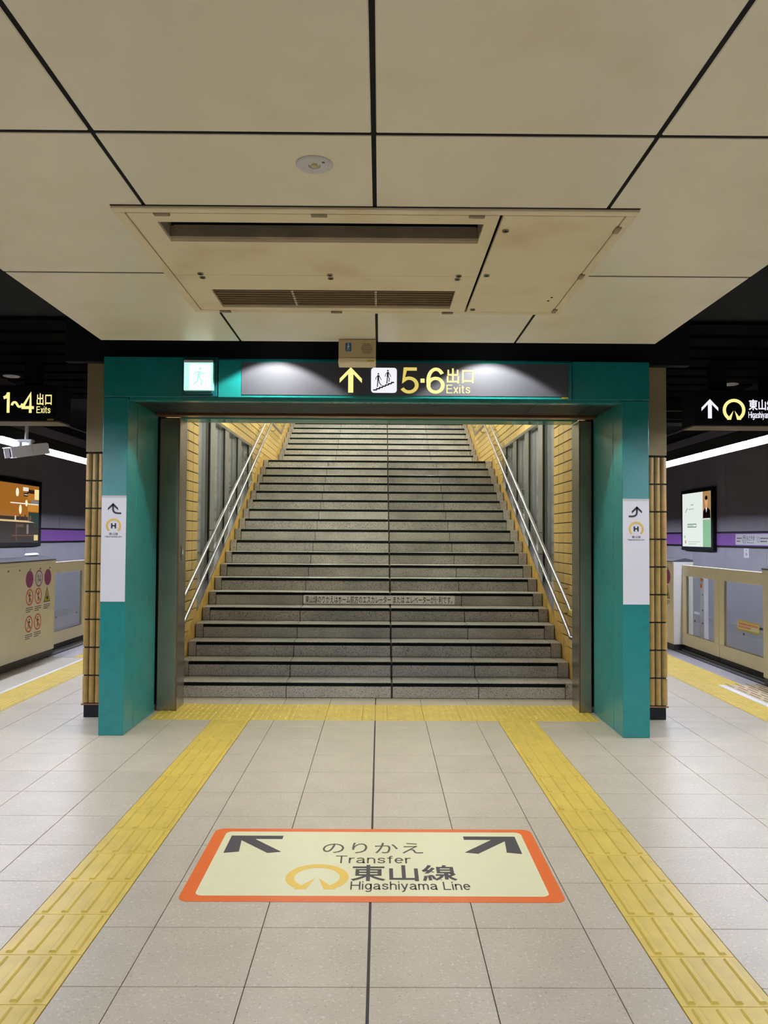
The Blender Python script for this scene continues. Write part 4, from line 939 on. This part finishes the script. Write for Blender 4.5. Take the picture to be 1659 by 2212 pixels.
# station name board on the band
nb = thing('station_name_board', 'white station name board on the purple band of the wall', 'sign', (7.4, 15.5, 1.47))
pl = facing_minus_x(7.386, 0, 0)
mb = MB(); pl.rrect(mb, -16.50, -13.2, 1.365, 1.585, .03, .0005, .004); mb.build('board', M_WHITE, nb)
mb = MB(); pl.ring(mb, -16.10, 1.475, .075, .085, 0, 360, .005, .001, 24); pl.ring(mb, -15.50, 1.47, .045, .052, 0, 360, .005, .001, 24); mb.build('number_rings', M_INKG, nb)
mb = MB(); text(mb, pl, 'M', -16.13, -16.07, 1.49, 1.53, .01, .006); text(mb, pl, '17', -16.135, -16.065, 1.42, 1.468, .01, .006); text(mb, pl, 'もとやま', -15.99, -15.66, 1.45, 1.55, .01, .006); text(mb, pl, 'Motoyama', -15.97, -15.68, 1.385, 1.43, .005, .006); mb.build('lettering', M_INKG, nb)
mb = MB(); lines_of_print(mb, pl, -16.44, -16.22, 1.51, 2, .06, .025, .005); lines_of_print(mb, pl, -15.42, -15.0, 1.51, 2, .06, .025, .005); mb.build('small_print', M_INKG, nb, kind='stuff')
np_ = thing('station_number_plate', 'small white H 16 plate below the station name board', 'sign', (7.4, 16.05, 1.2))
pl = facing_minus_x(7.396, 0, 0)
mb = MB(); pl.rrect(mb, -16.15, -15.93, 1.105, 1.295, .015, .0005, .004); mb.build('plate', M_WHITE, np_)
mb = MB(); text(mb, pl, 'H', -16.065, -16.015, 1.235, 1.268, .01, .006); letters(mb, pl, '16', -16.085, -15.99, 1.15, 1.205, .12, .005); mb.build('lettering', M_INKG, np_)
wb = thing('white_wall_plate', 'blank white plate low on the track wall seen through the far glazed door', 'sign', (7.4, 18.4, -.3)); pl = facing_minus_x(7.396, 0, 0)
mb = MB(); pl.rrect(mb, -18.72, -18.08, -0.36, -0.22, .02, .0005, .004); mb.build('plate', M_WHITE, wb)
yb_ = thing('yellow_notice', 'yellow edged notice low on the track wall seen through the near glazed door', 'sign', (7.3, 15.8, -.2)); pl = facing_minus_x(7.298, 0, 0)
mb = MB(); pl.rect(mb, -16.25, -15.30, -0.36, -0.15, .0005, .004); mb.build('board', M_YLAB, yb_)
mb = MB(); pl.rect(mb, -16.23, -15.32, -0.325, -0.185, .005, .001); mb.build('pale_field', mat('notice_pale', (214, 196, 140), .5), yb_)
mb = MB(); lines_of_print(mb, pl, -16.18, -15.36, -0.20, 2, .06, .042, .0065); mb.build('small_print', M_ORANGE, yb_, kind='stuff')
# café picture
ad = thing('lit_picture', 'lit picture of a wood panelled café interior in a black frame', 'advertisement', (-7.5, 16.5, 1.2))
MB().cbox(-7.545, -7.47, 14.4, 17.60, 1.235, 2.645, .01).build('picture_frame', M_BLK, ad)
pl = facing_plus_x(-7.47, 0, 0)
K = lambda name, c, s=.9: glow('cafe_' + name, c, s)
rc(14.5, 17.46, 1.32, 2.54, K('ground', (70, 58, 48), .5), 'lit_panel', .0005)
rc(14.5, 17.44, 1.86, 2.53, K('wood', (176, 112, 40), .8), 'wood_wall', .002)
rc(16.9, 17.44, 1.98, 2.12, K('wood2', (206, 140, 56), .9), 'shelf', .004); rc(16.86, 17.22, 2.22, 2.36, K('wood3', (196, 124, 48), .85), 'shelf', .004)
rc(16.86, 17.20, 2.36, 2.44, K('dark', (60, 44, 34), .5), 'dark_niche', .004); rc(17.22, 17.44, 2.24, 2.46, K('lamp', (250, 226, 160), 1.0), 'glowing_shelf', .0045)
rc(16.66, 16.92, 2.40, 2.48, K('board', (240, 230, 220), .95), 'menu_board', .005); rc(16.70, 16.90, 2.29, 2.36, K('board2', (30, 24, 22), .5), 'menu_board', .005); rc(16.72, 16.88, 2.315, 2.335, K('board3', (236, 210, 190), .9), 'menu_board', .0065)
rc(17.05, 17.44, 2.13, 2.22, K('greyc', (150, 150, 140), .7), 'counter_back', .0042); rc(16.1, 17.42, 2.125, 2.145, K('tube', (250, 246, 240), 1.0), 'light_line', .006)
for u, v, a, b in ((16.83, 2.15, .055, .07), (16.55, 2.01, .06, .10), (16.40, 2.36, .07, .09)):
    mb = MB(); pl.disc(mb, u, v, a, b, .0062, .001, 16); mb.build('pendant_lamp', K('pend', (252, 240, 206), 1.0), ad)
rc(16.95, 17.44, 1.62, 1.96, K('green', (58, 74, 68), .6), 'counter', .004)
mb = MB(); pl.poly(mb, [(14.5, 1.80), (16.9, 1.78), (17.25, 1.74), (14.5, 1.765)], .006, .001); mb.build('table_top', K('table', (232, 200, 140), .9), ad)
rc(14.5, 17.2, 1.60, 1.75, K('under', (64, 56, 46), .5), 'table_shadow', .0045)
for u in (16.3, 16.5, 16.75, 16.9, 17.0): rc(u, u + .06, 1.78, 1.78 + random.uniform(.05, .14), K('ware', random.choice([(230, 220, 200), (120, 100, 80), (70, 60, 60)]), .8), 'tableware', .0065)
rc(16.35, 16.42, 1.35, 1.72, K('leg1', (110, 78, 54), .6), 'chair_back', .005); rc(16.35, 16.72, 1.64, 1.70, K('leg2', (120, 86, 60), .6), 'chair_back', .0055); rc(16.86, 16.95, 1.50, 1.70, K('leg3', (160, 150, 140), .6), 'stool', .005)
rc(17.22, 17.42, 1.36, 1.48, K('bag', (232, 206, 140), .9), 'paper_bag', .006); rc(16.2, 17.2, 1.46, 1.475, K('bar', (150, 100, 66), .7), 'seat_edge', .0055)
